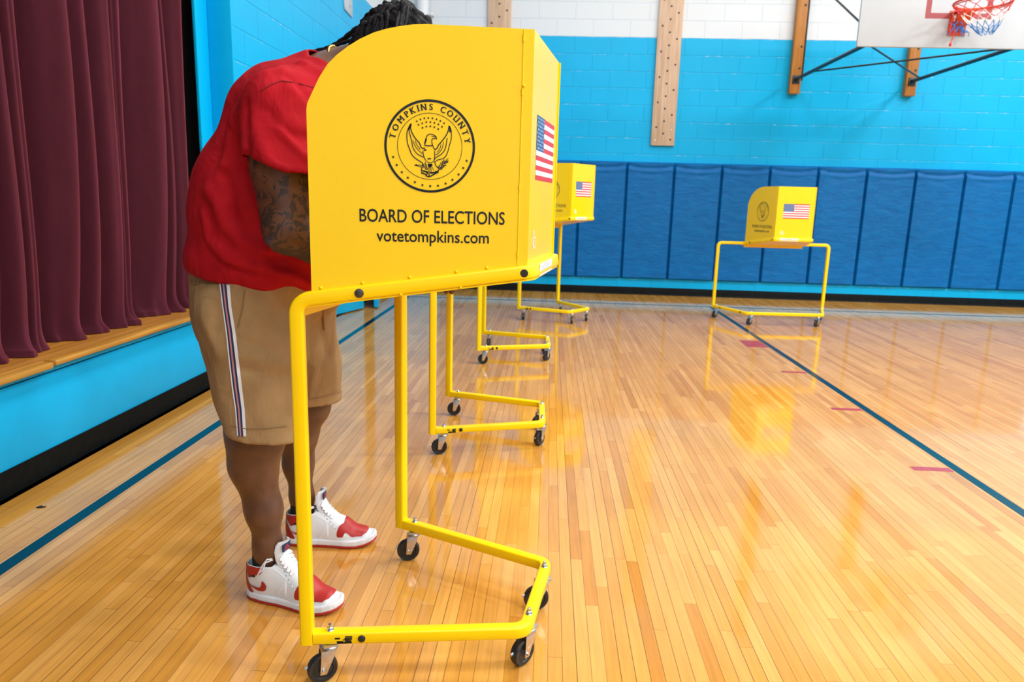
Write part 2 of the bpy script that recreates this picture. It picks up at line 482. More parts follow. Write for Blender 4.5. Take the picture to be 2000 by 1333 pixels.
M['khaki_seam'] = simple('khaki_thread', (.26, .155, .065, 1), .9)
M['sock'] = simple('black_sock', (.01, .01, .011, 1), .95, bump=.2, bscale=300)
M['navy'] = simple('navy_tape', (.01, .03, .10, 1), .85)
M['tape_white'] = simple('white_tape', (.80, .80, .83, 1), .85)
M['tape_pink'] = simple('pink_tape', (.55, .22, .22, 1), .85)
M['shoe_white'] = simple('white_leather', (.80, .84, .88, 1), .45, bump=.06, bscale=300)
M['shoe_red'] = simple('red_leather', (.45, .018, .016, 1), .45, bump=.12, bscale=350)
M['sole_white'] = simple('white_rubber', (.78, .82, .87, 1), .5)
M['lace'] = simple('white_lace', (.85, .87, .90, 1), .8, bump=.2, bscale=900)
M['hair'] = simple('black_hair', (.005, .005, .007, 1), .6, spec=.18, noise=.6, nscale=300, bump=.8, bscale=220)

def skin():
    m, nt, b = new_mat('brown_skin')
    tc = nd(nt, 'ShaderNodeTexCoord'); sp = nd(nt, 'ShaderNodeSeparateXYZ'); lk(nt, tc.outputs['Object'], sp.inputs[0])
    n = nd(nt, 'ShaderNodeTexNoise'); n.inputs['Scale'].default_value = 22; n.inputs['Detail'].default_value = 6
    lk(nt, tc.outputs['Object'], n.inputs['Vector'])
    col = ramp(nt, n.outputs['Fac'], [(.3, (.10, .040, .019, 1)), (.7, (.155, .066, .034, 1))])
    # inked tattoos on the right arm
    t = nd(nt, 'ShaderNodeTexNoise'); t.inputs['Scale'].default_value = 26; t.inputs['Detail'].default_value = 7; t.inputs['Distortion'].default_value = 2.2
    lk(nt, tc.outputs['Object'], t.inputs['Vector'])
    t2 = nd(nt, 'ShaderNodeTexNoise'); t2.inputs['Scale'].default_value = 8; t2.inputs['Detail'].default_value = 2
    lk(nt, tc.outputs['Object'], t2.inputs['Vector'])
    ink = mth(nt, 'GREATER_THAN', mth(nt, 'MULTIPLY_ADD', t2.outputs['Fac'], .6, t.outputs['Fac']), .775)
    arm = mth(nt, 'MULTIPLY', mth(nt, 'LESS_THAN', sp.outputs[1], -.12),
              mth(nt, 'MULTIPLY', mth(nt, 'GREATER_THAN', sp.outputs[2], .9), mth(nt, 'LESS_THAN', sp.outputs[2], 1.36)))
    col = mixc(nt, mth(nt, 'MULTIPLY', mth(nt, 'MULTIPLY', ink, arm), .72), col, (.018, .020, .020, 1))
    lk(nt, col, b.inputs['Base Color'])
    b.inputs['Roughness'].default_value = .42
    b.inputs['Subsurface Weight'].default_value = .03
    f = nd(nt, 'ShaderNodeTexNoise'); f.inputs['Scale'].default_value = 260; f.inputs['Detail'].default_value = 3
    lk(nt, tc.outputs['Object'], f.inputs['Vector'])
    bp = nd(nt, 'ShaderNodeBump'); bp.inputs['Strength'].default_value = .12; bp.inputs['Distance'].default_value = .002
    lk(nt, f.outputs['Fac'], bp.inputs['Height']); lk(nt, bp.outputs['Normal'], b.inputs['Normal'])
    return m
M['skin'] = skin()
M['eye'] = simple('eye_white', (.6, .55, .5, 1), .2)

# ------------------------------------------------------------------ camera
F_PX, CAM_H = 1382.34, 1.2051
rot = [[0.99821639, 0.05331162, 0.02686828], [0.03673873, -0.19382113, -0.98034873], [-0.04705633, 0.97958728, -0.19543404]]
cam_d = bpy.data.cameras.new('camera'); cam = bpy.data.objects.new('camera', cam_d); COL.objects.link(cam)
r_, d_, f_ = [Vector(a) for a in rot]
mw = Matrix(((r_.x, -d_.x, -f_.x), (r_.y, -d_.y, -f_.y), (r_.z, -d_.z, -f_.z))).to_4x4()
mw.translation = (0, 0, CAM_H)
cam.matrix_world = mw
cam_d.sensor_width = 36; cam_d.lens = F_PX / 2000 * 36; cam_d.clip_start = .05; cam_d.clip_end = 60
cam_d.dof.use_dof = True; cam_d.dof.focus_distance = 1.75; cam_d.dof.aperture_fstop = 6.5
SC.camera = cam

def px_ray(px, py):
    """direction of the camera's view through a point of the photograph"""
    a = (px - 1000) / F_PX; b = (py - 666.5) / F_PX
    return (r_ * a + d_ * b + f_)

# ------------------------------------------------------------------ the room
LX, RX, FY, BY, CZ = -2.05, 9.8, 9.56, -10.6, 6.2

def struct(name, mb, mats, parent=None, **kw):
    o = mb.build(name, mats, parent, **kw)
    if parent is None: o['kind'] = 'structure'
    return o

struct('floor', MB().box((-2.1, BY, -.1), (RX, FY, 0)), M['floor'], smooth=None)
struct('ceiling', MB().box((-6.2, BY, CZ), (RX, FY, CZ + .1)), M['ceiling'], smooth=None)
struct('wall_far', MB().box((-2.3, FY, 0), (RX, FY + .2, CZ)), M['wall_far'], smooth=None)
struct('wall_right', MB().box((RX, BY, 0), (RX + .2, FY + .2, CZ)), M['wall_left'], smooth=None)
struct('wall_back', MB().box((-6.2, BY - .2, 0), (RX + .2, BY, CZ)), M['wall_far'], smooth=None)
wl = MB()
wl.box((LX - .25, 4.67, 0), (LX, 6.55, CZ)); wl.box((LX - .25, 6.55, 2.12), (LX, 8.45, CZ)); wl.box((LX - .25, 8.45, 0), (LX, FY, CZ))
wl.box((LX - .25, -6.0, 4.3), (LX, 4.67, CZ)); wl.box((LX - .25, BY, 0), (LX, -6.0, CZ))
struct('wall_left', wl, M['wall_left'], smooth=None)
# jamb of the stage opening, smooth blue paint
jb = MB(); jb.box((LX - .15, 4.655, .49), (LX + .003, 4.669, 4.3)); jb.box((LX - .17, 4.50, .49), (LX - .15, 4.67, 4.3))
struct('trim_1', jb, M['door_blue'], bevel=.004)
# dark backstage and the dark corridor behind the double door
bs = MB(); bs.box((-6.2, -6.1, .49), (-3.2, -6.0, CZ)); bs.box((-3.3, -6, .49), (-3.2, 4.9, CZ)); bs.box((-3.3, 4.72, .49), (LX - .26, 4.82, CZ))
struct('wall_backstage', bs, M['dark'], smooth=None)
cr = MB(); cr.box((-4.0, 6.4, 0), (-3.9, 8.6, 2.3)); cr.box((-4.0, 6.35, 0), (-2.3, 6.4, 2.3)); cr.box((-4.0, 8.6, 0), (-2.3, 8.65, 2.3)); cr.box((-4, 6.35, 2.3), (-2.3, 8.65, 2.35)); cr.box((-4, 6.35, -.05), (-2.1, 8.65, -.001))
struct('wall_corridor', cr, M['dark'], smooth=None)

def door_leaf(name, hinge, edge, h=2.05, t=.045):
    a = V(hinge[0], hinge[1], 0); b = V(edge[0], edge[1], 0)
    d = (b - a).normalized(); n = V(d.y, -d.x, 0); w = (b - a).length
    m = Matrix((( d.x, n.x, 0, a.x), (d.y, n.y, 0, a.y), (0, 0, 1, .012), (0, 0, 0, 1)))
    o = struct(name, MB().box((0, -t, 0), (w, 0, h), mat=m), M['door_blue'], bevel=.003)
    h2 = MB(); h2.cyl(m @ V(w - .08, 0, 1.0), m @ V(w - .08, .05, 1.0), .012); h2.cyl(m @ V(w - .08, .05, 1.0), m @ V(w - .20, .05, 1.0), .01)
    h2.build('door_handle', M['steel'], o)
    return o
door_leaf('door_1', (-2.265, 6.58), (-1.979, 7.514))
door_leaf('door_2', (-2.06, 8.44), (-1.885, 7.572))

# black vinyl base on the far wall and the left wall
def base_run(name, p0, p1, n):
    p0 = V(*p0); p1 = V(*p1); n = V(*n)
    prof = [(0, 0), (.016, 0), (.014, .010), (.007, .018), (.005, .03), (.005, .098), (.003, .102), (0, .102)]
    vs = [p + n * a + V(0, 0, b) for p in (p0, p1) for (a, b) in prof]
    k = len(prof); fs = [tuple(range(k)), tuple(range(2 * k - 1, k - 1, -1))] + [(j, (j + 1) % k, k + (j + 1) % k, k + j) for j in range(k)]
    return struct(name, MB().add(vs, fs), M['base_black'], smooth=30)
base_run('baseboard_far', (LX, FY, 0), (RX, FY, 0), (0, -1, 0))
base_run('baseboard_left', (LX, 8.46, 0), (LX, FY, 0), (1, 0, 0))
base_run('baseboard_side', (LX, 4.69, 0), (LX, 6.54, 0), (1, 0, 0))

# ---------------------------------------------------------------- the stage
SX = -2.10
st = struct('stage_platform', MB().box((-6.2, -6, 0), (SX - .02, 4.67, .475)), M['dark'], smooth=None)
MB().box((-6.2, -6, .475), (SX + .0, 4.655, .492)).build('stage_floor', M['stage_top'], st, smooth=None)
ns = MB(); ns.box((SX - .0, 2.79, .470), (SX + .055, 4.652, .494)); ns.build('nosing', M['stage_edge'], st, bevel=.005)
ns = MB(); ns.box((SX - .0, -6, .462), (SX + .050, 2.782, .488)); ns.build('nosing', M['stage_edge'], st, bevel=.006)
MB().box((SX - .02, -6, .09), (SX, 4.66, .430)).build('front_panel', M['blue_paint'], st, bevel=.002)
MB().box((SX - .02, -6, .440), (SX + .010, 4.66, .469)).build('front_trim', M['blue_paint'], st, bevel=.002)
bb = MB(); bb.box((SX - .02, -6, 0), (SX + .004, 4.66, .108))
bb.sweep([(SX + .004, -6, 0), (SX + .004, 4.66, 0)], [(0, 0)] + [(.030 * math.cos(R(a)), .042 * math.sin(R(a))) for a in (0, 15, 30, 45, 60, 75, 90)], side=(1, 0, 0))
bb.build('stage_base', M['base_black'], st, smooth=40)

# ------------------------------------------------------------ stage curtain
def make_curtain():
    peaks = [1.02, 1.26, 1.55, 1.78, 2.04, 2.27, 2.50, 2.72, 2.867, 2.947, 3.232, 3.388, 3.571, 3.659, 4.014, 4.085, 4.29]
    rr = random.Random(3)
    path = []; idx = []
    for i in range(len(peaks) - 1):
        g = peaks[i + 1] - peaks[i]
        dep = min(.28, 1.15 * g)
        skew = .36
        for k in range(22):
            t = k / 22
            tt = t / skew if t < skew else (1 - t) / (1 - skew)
            path.append((peaks[i] + g * t, -dep * (tt ** 2.3 * .92 + .08 * math.sin(PI * tt / 2)) + .011 * math.sin(PI * t) * math.sin(2 * PI * 2.5 * t + 1.9 * i), i + t))
    path.append((peaks[-1], 0, len(peaks) - 1))
    NZ = 90; zs = [.494 + (4.45 - .494) * (j / NZ) ** 2.0 for j in range(NZ + 1)]
    vs = []; fs = []
    n = len(path)
    ph = [rr.uniform(0, 6.28) for _ in range(40)]
    for z in zs:
        h = z - .494
        for (y, dx, i) in path:
            k = int(i)
            wob = .014 * math.sin(1.3 * z + ph[k]) * (1 - (i - k)) + .014 * math.sin(1.3 * z + ph[k + 1]) * (i - k)
            puddle = math.exp(-h / .045)
            x = -2.175 + dx * (1.0 + .0 * h) - .075 * math.exp(-h / .5)
            x += .055 * puddle * (1 + .35 * math.sin(31 * y + 1.0)) + .010 * math.sin(y * 85) * math.exp(-h / .12) + .012 * math.sin(z * 2.1 + 9 * y)
            yy = y + wob + .022 * puddle * math.sin(17 * y) 
            zz = z + .012 * puddle * (1 + math.sin(23 * y)) * (1 if h > .004 else 0)
            vs.append((x, yy, zz))
    for j in range(NZ):
        for i in range(n - 1):
            a = j * n + i
            fs.append((a, a + 1, a + 1 + n, a + n))
    o = MB().add(vs, fs).build('stage_curtain', M['velvet'], None, smooth=180)
    md = o.modifiers.new('cloth', 'SOLIDIFY'); md.thickness = .004; md.offset = -1
    tag(o, 'maroon velvet stage curtain hanging in folds at the left edge of the photo', 'curtain')
make_curtain()

# -------------------------------------------------------------- wall pads
def make_pad():
    w, h, t = .6088, 1.517, .05
    nx, nz = 30, 90
    vs = []; fs = []
    for j in range(nz + 1):
        v = j / nz
        for i in range(nx + 1):
            u = i / nx
            ex = min(u, 1 - u) * w; ez = min(v, 1 - v) * h
            f = 1.0
            for e, rad in ((ex, .007), (ez, .020)):
                if e < rad: f *= math.sqrt(max(0.0, 1 - (1 - e / rad) ** 2))
            s = (u - .5) * 2
            # the vinyl is stapled at the top corners and sags in a shallow scallop between them
            drop = .045 + .035 * (1 - s * s)
            d = (1 - v) * h
            sag = -.020 * math.exp(-((d - drop) / .020) ** 2) + .008 * math.exp(-((d - drop - .045) / .03) ** 2) - .008 * math.exp(-((d - drop * 1.9) / .02) ** 2) * (1 - s * s)
            bulge = .006 * math.sin(PI * u) * math.sin(PI * v)
            y = -(t * f) - (bulge + sag) * f
            vs.append((u * w - w / 2, y, v * h))
    k = nx + 1
    for j in range(nz):
        for i in range(nx):
            a = j * k + i
            fs.append((a, a + 1, a + 1 + k, a + k))
    mb = MB().add(vs, fs)
    b = len(mb.v)
    mb.box((-w / 2 + .001, -.006, .001), (w / 2 - .001, 0, h - .001))
    return mb.mesh('wall_pad', 60)
pad_me = make_pad()
pad_me.materials.append(M['vinyl'])
pad_labels = {
 -2: 'blue vinyl wall pad at the far left end of the row, next to the corner',
 -1: 'blue vinyl wall pad second from the left corner, behind the nearest booth',
 0: 'blue vinyl wall pad behind the seal side panel of the fourth booth',
 1: 'blue vinyl wall pad at the right edge of the flag panel of the fourth booth',
 2: 'blue vinyl wall pad directly below the peg board, right of the fourth booth',
 3: 'blue vinyl wall pad behind the left leg of the wide yellow booth',
 4: 'blue vinyl wall pad behind the curved side panel of the wide yellow booth',
 5: 'blue vinyl wall pad behind the flag panel of the wide yellow booth',
 6: 'blue vinyl wall pad behind the right leg of the wide yellow booth',
 7: 'blue vinyl wall pad first to the right of the wide yellow booth',
 8: 'blue vinyl wall pad second to the right of the wide yellow booth',
 9: 'blue vinyl wall pad third to the right of the wide yellow booth',
 10: 'blue vinyl wall pad cut by the right edge of the photo'}
for i in range(-2, 11):
    o = bpy.data.objects.new('wall_pad', pad_me); COL.objects.link(o)
    o.location = (.3678 + (i - .5) * .6096 , FY - .002, .2186)
    tag(o, pad_labels[i], 'wall pad', 'blue pads along the far wall')

# ------------------------------------------------ climbing boards with peg holes
def peg_board(name, x0, x1, z0, z1, label):
    t = .04
    bm = MB()
    e = empty(name, ((x0 + x1) / 2, FY - .001, z0))
    w = x1 - x0; h = z1 - z0
    b = bm.box((-w / 2, -t, 0), (w / 2, 0, h)).build('board', M['peg_wood'], e, bevel=.004)
    hl = MB()
    z = .15; i = 0
    def hole(x, z):
        hl.lathe([(.0005, 0), (.0125, 0), (.0125, .0012), (.009, .0016), (.0005, .0016)], (x, -t + .0006, z), (0, -1, 0), 14)
    while z < h - .05:
        hole(0.0, z)
        hole(-.094 if i % 2 == 0 else .094, z + .076)
        z += .1524; i += 1
    hole(.094, .075)
    hl.build('peg_hole', M['black'], b)['kind'] = 'stuff'
    for (x, z) in ((-.10, .062), (.10, .19), (.10, h - .9)):
        MB().lathe([(.0005, 0), (.011, 0), (.009, .004), (.0005, .005)], (x, -t, z), (0, -1, 0), 12).build('screw', M['steel'], b)
    tag(e, label, 'climbing board')
peg_board('peg_board', 1.262, 1.562, 1.945, 4.6, 'pale wooden climbing board with peg holes hanging in the middle of the far wall')
peg_board('peg_board', -.875, -.583, 1.945, 4.6, 'pale wooden climbing board rising behind the top edge of the nearest yellow booth')

# ------------------------------------------------------------ white corner pipe
pe = empty('drain_pipe', (-1.69, FY - .09, 2.4))
MB().cyl((0, 0, 0), (0, 0, CZ - 2.4), .072, 20).build('pipe', M['pipe_white'], pe)
cl = MB(); cl.lathe([(.073, 0), (.079, 0), (.079, .03), (.073, .03)], (0, 0, 1.06), seg=20); cl.box((.07, -.005, 1.06), (.13, .08, 1.09)); cl.cyl((.10, -.03, 1.075), (.10, 0, 1.075), .012, 8)
cl.build('clamp', M['pipe_white'], pe)
tag(pe, 'white vertical pipe in the far left corner above the hair', 'pipe')

# ------------------------------------------------------------ small wall plate
pl = MB().prism([(7.185, 3.2), (7.185, 2.99), (7.20, 2.96), (7.45, 2.945), (7.46, 2.96), (7.46, 3.2)], (LX + .001, 0, 0), (0, 1, 0), (0, 0, 1), .012)
plo = pl.build('wall_plate', M['plate_grey'], None, bevel=.003)
tag(plo, 'grey metal plate with clipped corner high on the blue left wall', 'plate')
s = MB().lathe([(.0005, 0), (.014, 0), (.012, .006), (.0005, .007)], (LX + .013, 7.36, 3.03), (1, 0, 0), 12); s.build('screw', M['steel'], plo)

# -------------------------------------------------------------- painted lines
def flat(name, quads, mat, label, cat, group=None, z=.0007):
    mb = MB()
    for q in quads:
        mb.add([(x, y, 0.0001) for x, y in q] + [(x, y, z) for x, y in q], [(3, 2, 1, 0), (4, 5, 6, 7), (0, 1, 5, 4), (1, 2, 6, 5), (2, 3, 7, 6), (3, 0, 4, 7)])
    o = mb.build(name, mat, None, smooth=None)
    tag(o, label, cat, group); return o
LNX = 1.985; BL = 8.61
def rect(x0, y0, x1, y1): return [(x0, y0), (x1, y0), (x1, y1), (x0, y1)]
flat('court_line', [rect(LNX - .025, -2.0, LNX + .025, BL - .026)], M['court_teal'], 'dark teal court line running diagonally down to the right edge of the photo', 'court line')
flat('court_line', [rect(-1.740, -8, -1.688, BL - .026)], M['court_blue'], 'dark blue court line along the stage, from the lower left corner', 'court line')
flat('court_line', [rect(-1.740, BL - .025, 9.2, BL + .025)], M['court_teal'], 'thin dark court line parallel to the far wall, just before it', 'court line')
for (y0, y1, lb) in ((6.165, 6.472, 'wide red block mark beside the dark court line, nearest to the wide booth'),
                     (5.222, 5.268, 'narrow red dash beside the dark court line, next to the red block mark'),
                     (4.260, 4.307, 'narrow red dash in the middle of the three beside the dark court line'),
                     (3.268, 3.318, 'narrow red dash closest to the camera beside the dark court line')):
    flat('lane_mark', [rect(1.767, y0, 1.952, y1)], M['court_red'], lb, 'floor mark', None)

sc_ = MB(); sc_.prism([(0, 0), (.022, .004), (.030, .014), (.018, .011), (.010, .020), (.004, .012)], (-1.92, 2.43, .0004), (1, 0, 0), (0, 1, 0), .004)
tag(sc_.build('floor_scrap', M['black']), 'tiny black scrap lying on the floor near the stage, left of the court line', 'scrap')

# ------------------------------------------------------------ basketball goal
def make_goal():
    cx, by = 3.79, 7.39
    g = empty('basketball_goal', (cx, by, 2.743))
    W2 = .905
    bd = MB().box((-W2, 0, 0), (W2, .035, 1.07)).build('backboard', M['board_white'], g, bevel=.006)
    # painted shooting square
    sq = MB(); o = .305; z0 = .26; z1 = z0 + .457; t = .05
    for (a, b, c, d) in ((-o, z0, o, z0 + t), (-o, z1 - t, o, z1), (-o, z0 + t, -o + t, z1 - t), (o - t, z0 + t, o, z1 - t)):
        sq.box((a, -.001, b), (c, .0005, d))
    sq.build('shooting_square', M['board_red'], bd, smooth=None)
    # rim
    rz = .307; ry = -.39; rr = .2286
    rm = MB(); rm.tube([(rr * math.cos(2 * PI * i / 48), ry + rr * math.sin(2 * PI * i / 48), rz) for i in range(48)], .0095, 8, closed=True)
    rm.tube([((rr - .004) * math.cos(2 * PI * i / 48), ry + (rr - .004) * math.sin(2 * PI * i / 48), rz - .018) for i in range(48)], .005, 6, closed=True)
    rm.build('rim', M['red_steel'], g)
    br = MB()
    br.box((-.08, -.016, .11), (.08, -.001, .33))
    br.box((-.08, -.175, rz - .012), (.08, -.001, rz + .004))
    br.hexa([V(-.07, -.17, rz - .02), V(.07, -.17, rz - .02), V(.05, -.012, .14), V(-.05, -.012, .14), V(-.07, -.17, rz - .012), V(.07, -.17, rz - .012), V(.05, -.012, rz - .012), V(-.05, -.012, rz - .012)])
    br.build('rim_bracket', M['red_steel'], g, bevel=.003)
    # net: a diamond mesh of cords, gathered and hanging askew
    nt = MB(); N = 12; rows = 6
    rg = random.Random(5)
    def npt(k, j):
        a = 2 * PI * (k + .5 * (j % 2)) / N
        u = j / rows
        rad = rr * (1 - u) ** .9 + .055 * u
        sx = .055 * u; sy = -.02 * u
        return V(rad * math.cos(a) + sx + rg.uniform(-.006, .006) * u, ry + rad * math.sin(a) + sy + rg.uniform(-.006, .006) * u, rz - .012 - .255 * u ** 1.05 + rg.uniform(-.008, .008) * u)
    P = [[npt(k, j) for k in range(N)] for j in range(rows + 1)]
    for j in range(rows):
        for k in range(N):
            k2 = (k + 1) % N if j % 2 else (k - 1) % N
            for q in (k, k2):
                a = P[j][k]; b = P[j + 1][q]
                mi = 0 if j < 2 else (1 if j < 4 else 2)
                nt.tube([a, (a + b) / 2 + V(0, 0, -.004), b], .0032, 5, mi=mi)
    nt.build('net', [M['net_red'], M['net_white'], M['net_blue']], g)
    # part of the old net, caught on the bracket
    tg = MB()
    for i in range(46):
        p = V(rg.uniform(-.085, .06), rg.uniform(-.10, -.03), rg.uniform(.13, .29))
        q = p + V(rg.uniform(-.05, .05), rg.uniform(-.02, .02), rg.uniform(-.06, .03))
        mid = (p + q) / 2 + V(rg.uniform(-.015, .015), rg.uniform(-.015, .0), rg.uniform(-.01, .01))
        tg.tube([p, mid, q], .004, 5, mi=0 if p.z < .25 else 1)
    tg.tube([V(-.095, -.10, .30), V(-.105, -.105, .2), V(-.11, -.10, .12)], .0045, 6, mi=2)
    tg.tube([V(-.07, -.12, .15), V(-.085, -.12, .06), V(-.095, -.12, .02)], .004, 6, mi=2); tg.ball((-.097, -.12, .005), .012, 8, 2, (1, 1, 1.6))
    tg.build('torn_netting', [M['net_blue'], M['net_white'], M['net_red']], g)
    # the wall frame behind the board
    wy = FY - by
    zb = .035
    for s, nm in ((-1, 'post'), (1, 'post')):
        X = -.79 if s < 0 else .62
        ps = MB(); ps.box((X - .065, wy - .09, -.135), (X + .065, wy - .001, 2.2))
        p = ps.build('wall_post', M['timber'], g, bevel=.006)
        MB().box((X + .066, wy - .10, .02 if s < 0 else .5), (X + .078, wy - .004, 2.2)).build('steel_strip', M['rod_black'], p)
        for z in (.165, .42, .9): MB().lathe([(.0005, 0), (.014, 0), (.012, .008), (.0005, .009)], (X + .03, wy - .09, z), (0, -1, 0), 10).build('bolt', M['rod_black'], p)
        pb = MB(); pb.box((X - .045, wy - .10, zb - .055), (X + .045, wy - .088, zb + .045)); pb.box((X - .02, wy - .13, zb - .02), (X + .02, wy - .095, zb + .02))
        pb.build('pivot_plate', M['rod_black'], p, bevel=.004)
        tb = MB(); tb.cyl((X, wy - .10, zb), (X, .04, zb), .021, 12); tb.build('arm', M['rod_black'], g)
    xb = MB()
    xb.cyl((-.79, wy - .62, zb), (.62, .10, zb), .010, 8); xb.cyl((.62, wy - .30, zb), (-.79, .05, zb), .010, 8)
    xb.build('cross_brace', M['rod_black'], g)
    for X in (-.79, .62):
        vb = MB(); vb.cyl((X, wy - .10, 1.27), (X, .06, .16), .011, 8); vb.build('diagonal_brace', M['rod_black'], g)
    tag(g, 'white basketball backboard with red rim and tattered net at upper right', 'basketball goal')
make_goal()

# ---------------------------------------------------------- lettering and seal
def text_mesh(s, extrude=.0):
    cu = bpy.data.curves.new('t', 'FONT'); cu.body = s; cu.size = 1; cu.resolution_u = 4; cu.extrude = extrude
    cu.fill_mode = 'FRONT'
    ob = bpy.data.objects.new('t', cu)
    me = bpy.data.meshes.new_from_object(ob)
    vs = [tuple(v.co) for v in me.vertices]; fs = [tuple(p.vertices) for p in me.polygons]
    bpy.data.objects.remove(ob); bpy.data.meshes.remove(me); bpy.data.curves.remove(cu)
    return vs, fs

def text_fit(mb, s, x0, x1, zb, cap, org, ex, ey, n, off, mi=0, bold=0.0):
    """letters between x0 and x1 on the line zb, capitals cap high, on the plane org/ex/ey"""
    vs, fs = text_mesh(s)
    cvs, _ = text_mesh('H'); H = max(v[1] for v in cvs)
    a = min(v[0] for v in vs); b = max(v[0] for v in vs)
    kx = (x1 - x0) / (b - a); ky = cap / H
    shifts = [(0, 0)] if not bold else [(-bold, 0), (bold, 0), (0, bold), (0, -bold)]
    for q, (dx, dz) in enumerate(shifts):
        P = [org + ex * (x0 + (v[0] - a) * kx + dx) + ey * (zb + v[1] * ky + dz) + n * (off + q * .00004) for v in vs]
        mb.add(P, fs, mi)

def ribbon(mb, pts, w, org, ex, ey, n, off, mi=0, taper=False):
    """flat stroke along a 2d polyline"""
    P = [Vector((p[0], p[1])) for p in pts]
    # smooth with one Chaikin pass
    if len(P) > 2:
        Q = [P[0]]
        for a, b in zip(P[:-1], P[1:]):
            Q += [a * .75 + b * .25, a * .25 + b * .75]
        Q.append(P[-1]); P = Q
    vs = []; k = len(P)
    for i, p in enumerate(P):
        t = (P[min(i + 1, k - 1)] - P[max(i - 1, 0)])
        if t.length < 1e-9: t = Vector((1, 0))
        t.normalize(); s = Vector((-t.y, t.x))
        ww = w * (.35 + .65 * math.sin(PI * min(1, (i + .6) / k))) if taper else w
        for sg in (-.5, .5):
            q = p + s * ww * sg
            vs.append(org + ex * q.x + ey * q.y + n * off)
    fs = [(2 * i, 2 * i + 1, 2 * i + 3, 2 * i + 2) for i in range(k - 1)]
    mb.add(vs, fs, mi)

def star(mb, c, r, org, ex, ey, n, off, mi=0):
    pts = []
    for k in range(10):
        rr = r if k % 2 == 0 else r * .42
        a = PI / 2 + k * PI / 5
        pts.append(org + ex * (c[0] + rr * math.cos(a)) + ey * (c[1] + rr * math.sin(a)) + n * off)
    cpt = org + ex * c[0] + ey * c[1] + n * off
    mb.add(pts + [cpt], [(k, (k + 1) % 10, 10) for k in range(10)], mi)

def annulus(mb, c, r0, r1, org, ex, ey, n, off, seg=96, mi=0):
    vs = []
    for k in range(seg):
        a = 2 * PI * k / seg
        for r in (r0, r1):
            vs.append(org + ex * (c[0] + r * math.cos(a)) + ey * (c[1] + r * math.sin(a)) + n * off)
    mb.add(vs, [(2 * k, 2 * k + 1, (2 * k + 3) % (2 * seg), (2 * k + 2) % (2 * seg)) for k in range(seg)], mi)

EAGLE = [
 (10, [(402, 404), (374, 450), (351, 500), (349, 560), (351, 610), (362, 660), (385, 712), (400, 760), (430, 800), (470, 830), (512, 852), (548, 876), (560, 930)]),
 (11, [(402, 404), (393, 460), (410, 510), (440, 562), (472, 602), (500, 626), (511, 652), (524, 682), (548, 697), (572, 690)]),
 (20, [(398, 412), (380, 450), (366, 480)]),
 (9, [(381, 452), (374, 500), (394, 556), (410, 618), (416, 672), (440, 722), (472, 762), (512, 782), (556, 802)]),
 (7, [(452, 604), (462, 640), (484, 676), (514, 708)]), (7, [(420, 600), (440, 650), (470, 700), (520, 745), (550, 760)]),
 (9, [(545, 722), (553, 780), (576, 832)]), (14, [(556, 712), (574, 716), (588, 708)]),
 (9, [(565, 652), (574, 602), (588, 560), (604, 531), (640, 518), (682, 530), (710, 550), (716, 580), (704, 574), (688, 570), (658, 576), (654, 612), (664, 652), (682, 690), (702, 712)]),
 (7, [(650, 545), (690, 549), (706, 556)]), (12, [(566, 655), (592, 661), (632, 662), (662, 657)]), (12, [(592, 578), (580, 606), (570, 640)]),
 (11, [(690, 706), (722, 690), (736, 650), (764, 620), (800, 575), (832, 530), (856, 480), (868, 412)]),
 (9, [(868, 412), (894, 460), (898, 520), (893, 590), (872, 650), (856, 720), (840, 760), (820, 796), (780, 815), (722, 830), (702, 852)]),
 (18, [(870, 420), (882, 455), (878, 490)]),
 (9, [(845, 560), (836, 622), (824, 690), (800, 732), (760, 770), (712, 796), (690, 822)]),
 (7, [(770, 640), (758, 690), (722, 738)]), (7, [(800, 610), (790, 680), (745, 745), (705, 770)]),
 (9, [(690, 722), (694, 780), (684, 842)]), (9, [(576, 858), (571, 910), (582, 952)]), (9, [(690, 848), (706, 900), (744, 932)]),
 (10, [(545, 880), (536, 925), (526, 975)]), (9, [(585, 880), (592, 920), (598, 955)]),
 (7, [(600, 818), (622, 811), (652, 814)]), (7, [(610, 824), (640, 822)]), (7, [(575, 832), (600, 858), (640, 866), (676, 850), (688, 838)]),
 (6, [(630, 886), (592, 958)]), (6, [(632, 886), (612, 970)]), (6, [(634, 886), (632, 975)]), (6, [(638, 886), (652, 970)]), (6, [(642, 886), (682, 955)]),
 (26, [(608, 888), (640, 894), (662, 886)]), (18, [(618, 905), (650, 905)]),
 (13, [(525, 992), (560, 1002), (586, 1010), (600, 1036), (640, 1032), (682, 1006), (742, 974)]),
 (10, [(530, 962), (602, 977), (682, 986), (746, 956)]), (8, [(545, 985), (575, 970), (605, 995), (580, 1030)]), (8, [(620, 1000), (650, 985), (690, 1000), (720, 965)]),
 (8, [(535, 975), (528, 1000)]), (9, [(600, 985), (620, 1010), (635, 1030)]), (9, [(700, 960), (720, 975), (745, 950)]), (8, [(560, 960), (590, 990), (612, 985)]), (8, [(650, 1000), (672, 975), (700, 985)]),
 (7, [(440, 901), (482, 906), (532, 926)]), (6, [(456, 886), (502, 916)]), (6, [(446, 906), (472, 889)]), (6, [(470, 912), (500, 895), (535, 905)]),
 (7, [(742, 950), (782, 902), (832, 832), (862, 804)]),
 (10, [(760, 922), (746, 886)]), (10, [(775, 905), (766, 860)]), (10, [(790, 886), (786, 840)]), (10, [(806, 866), (806, 820)]),
 (10, [(770, 926), (812, 906)]), (10, [(790, 902), (836, 886)]), (10, [(806, 872), (860, 850)]), (10, [(816, 850), (864, 834)]), (10, [(755, 940), (790, 935)]), (9, [(745, 945), (735, 905)])]
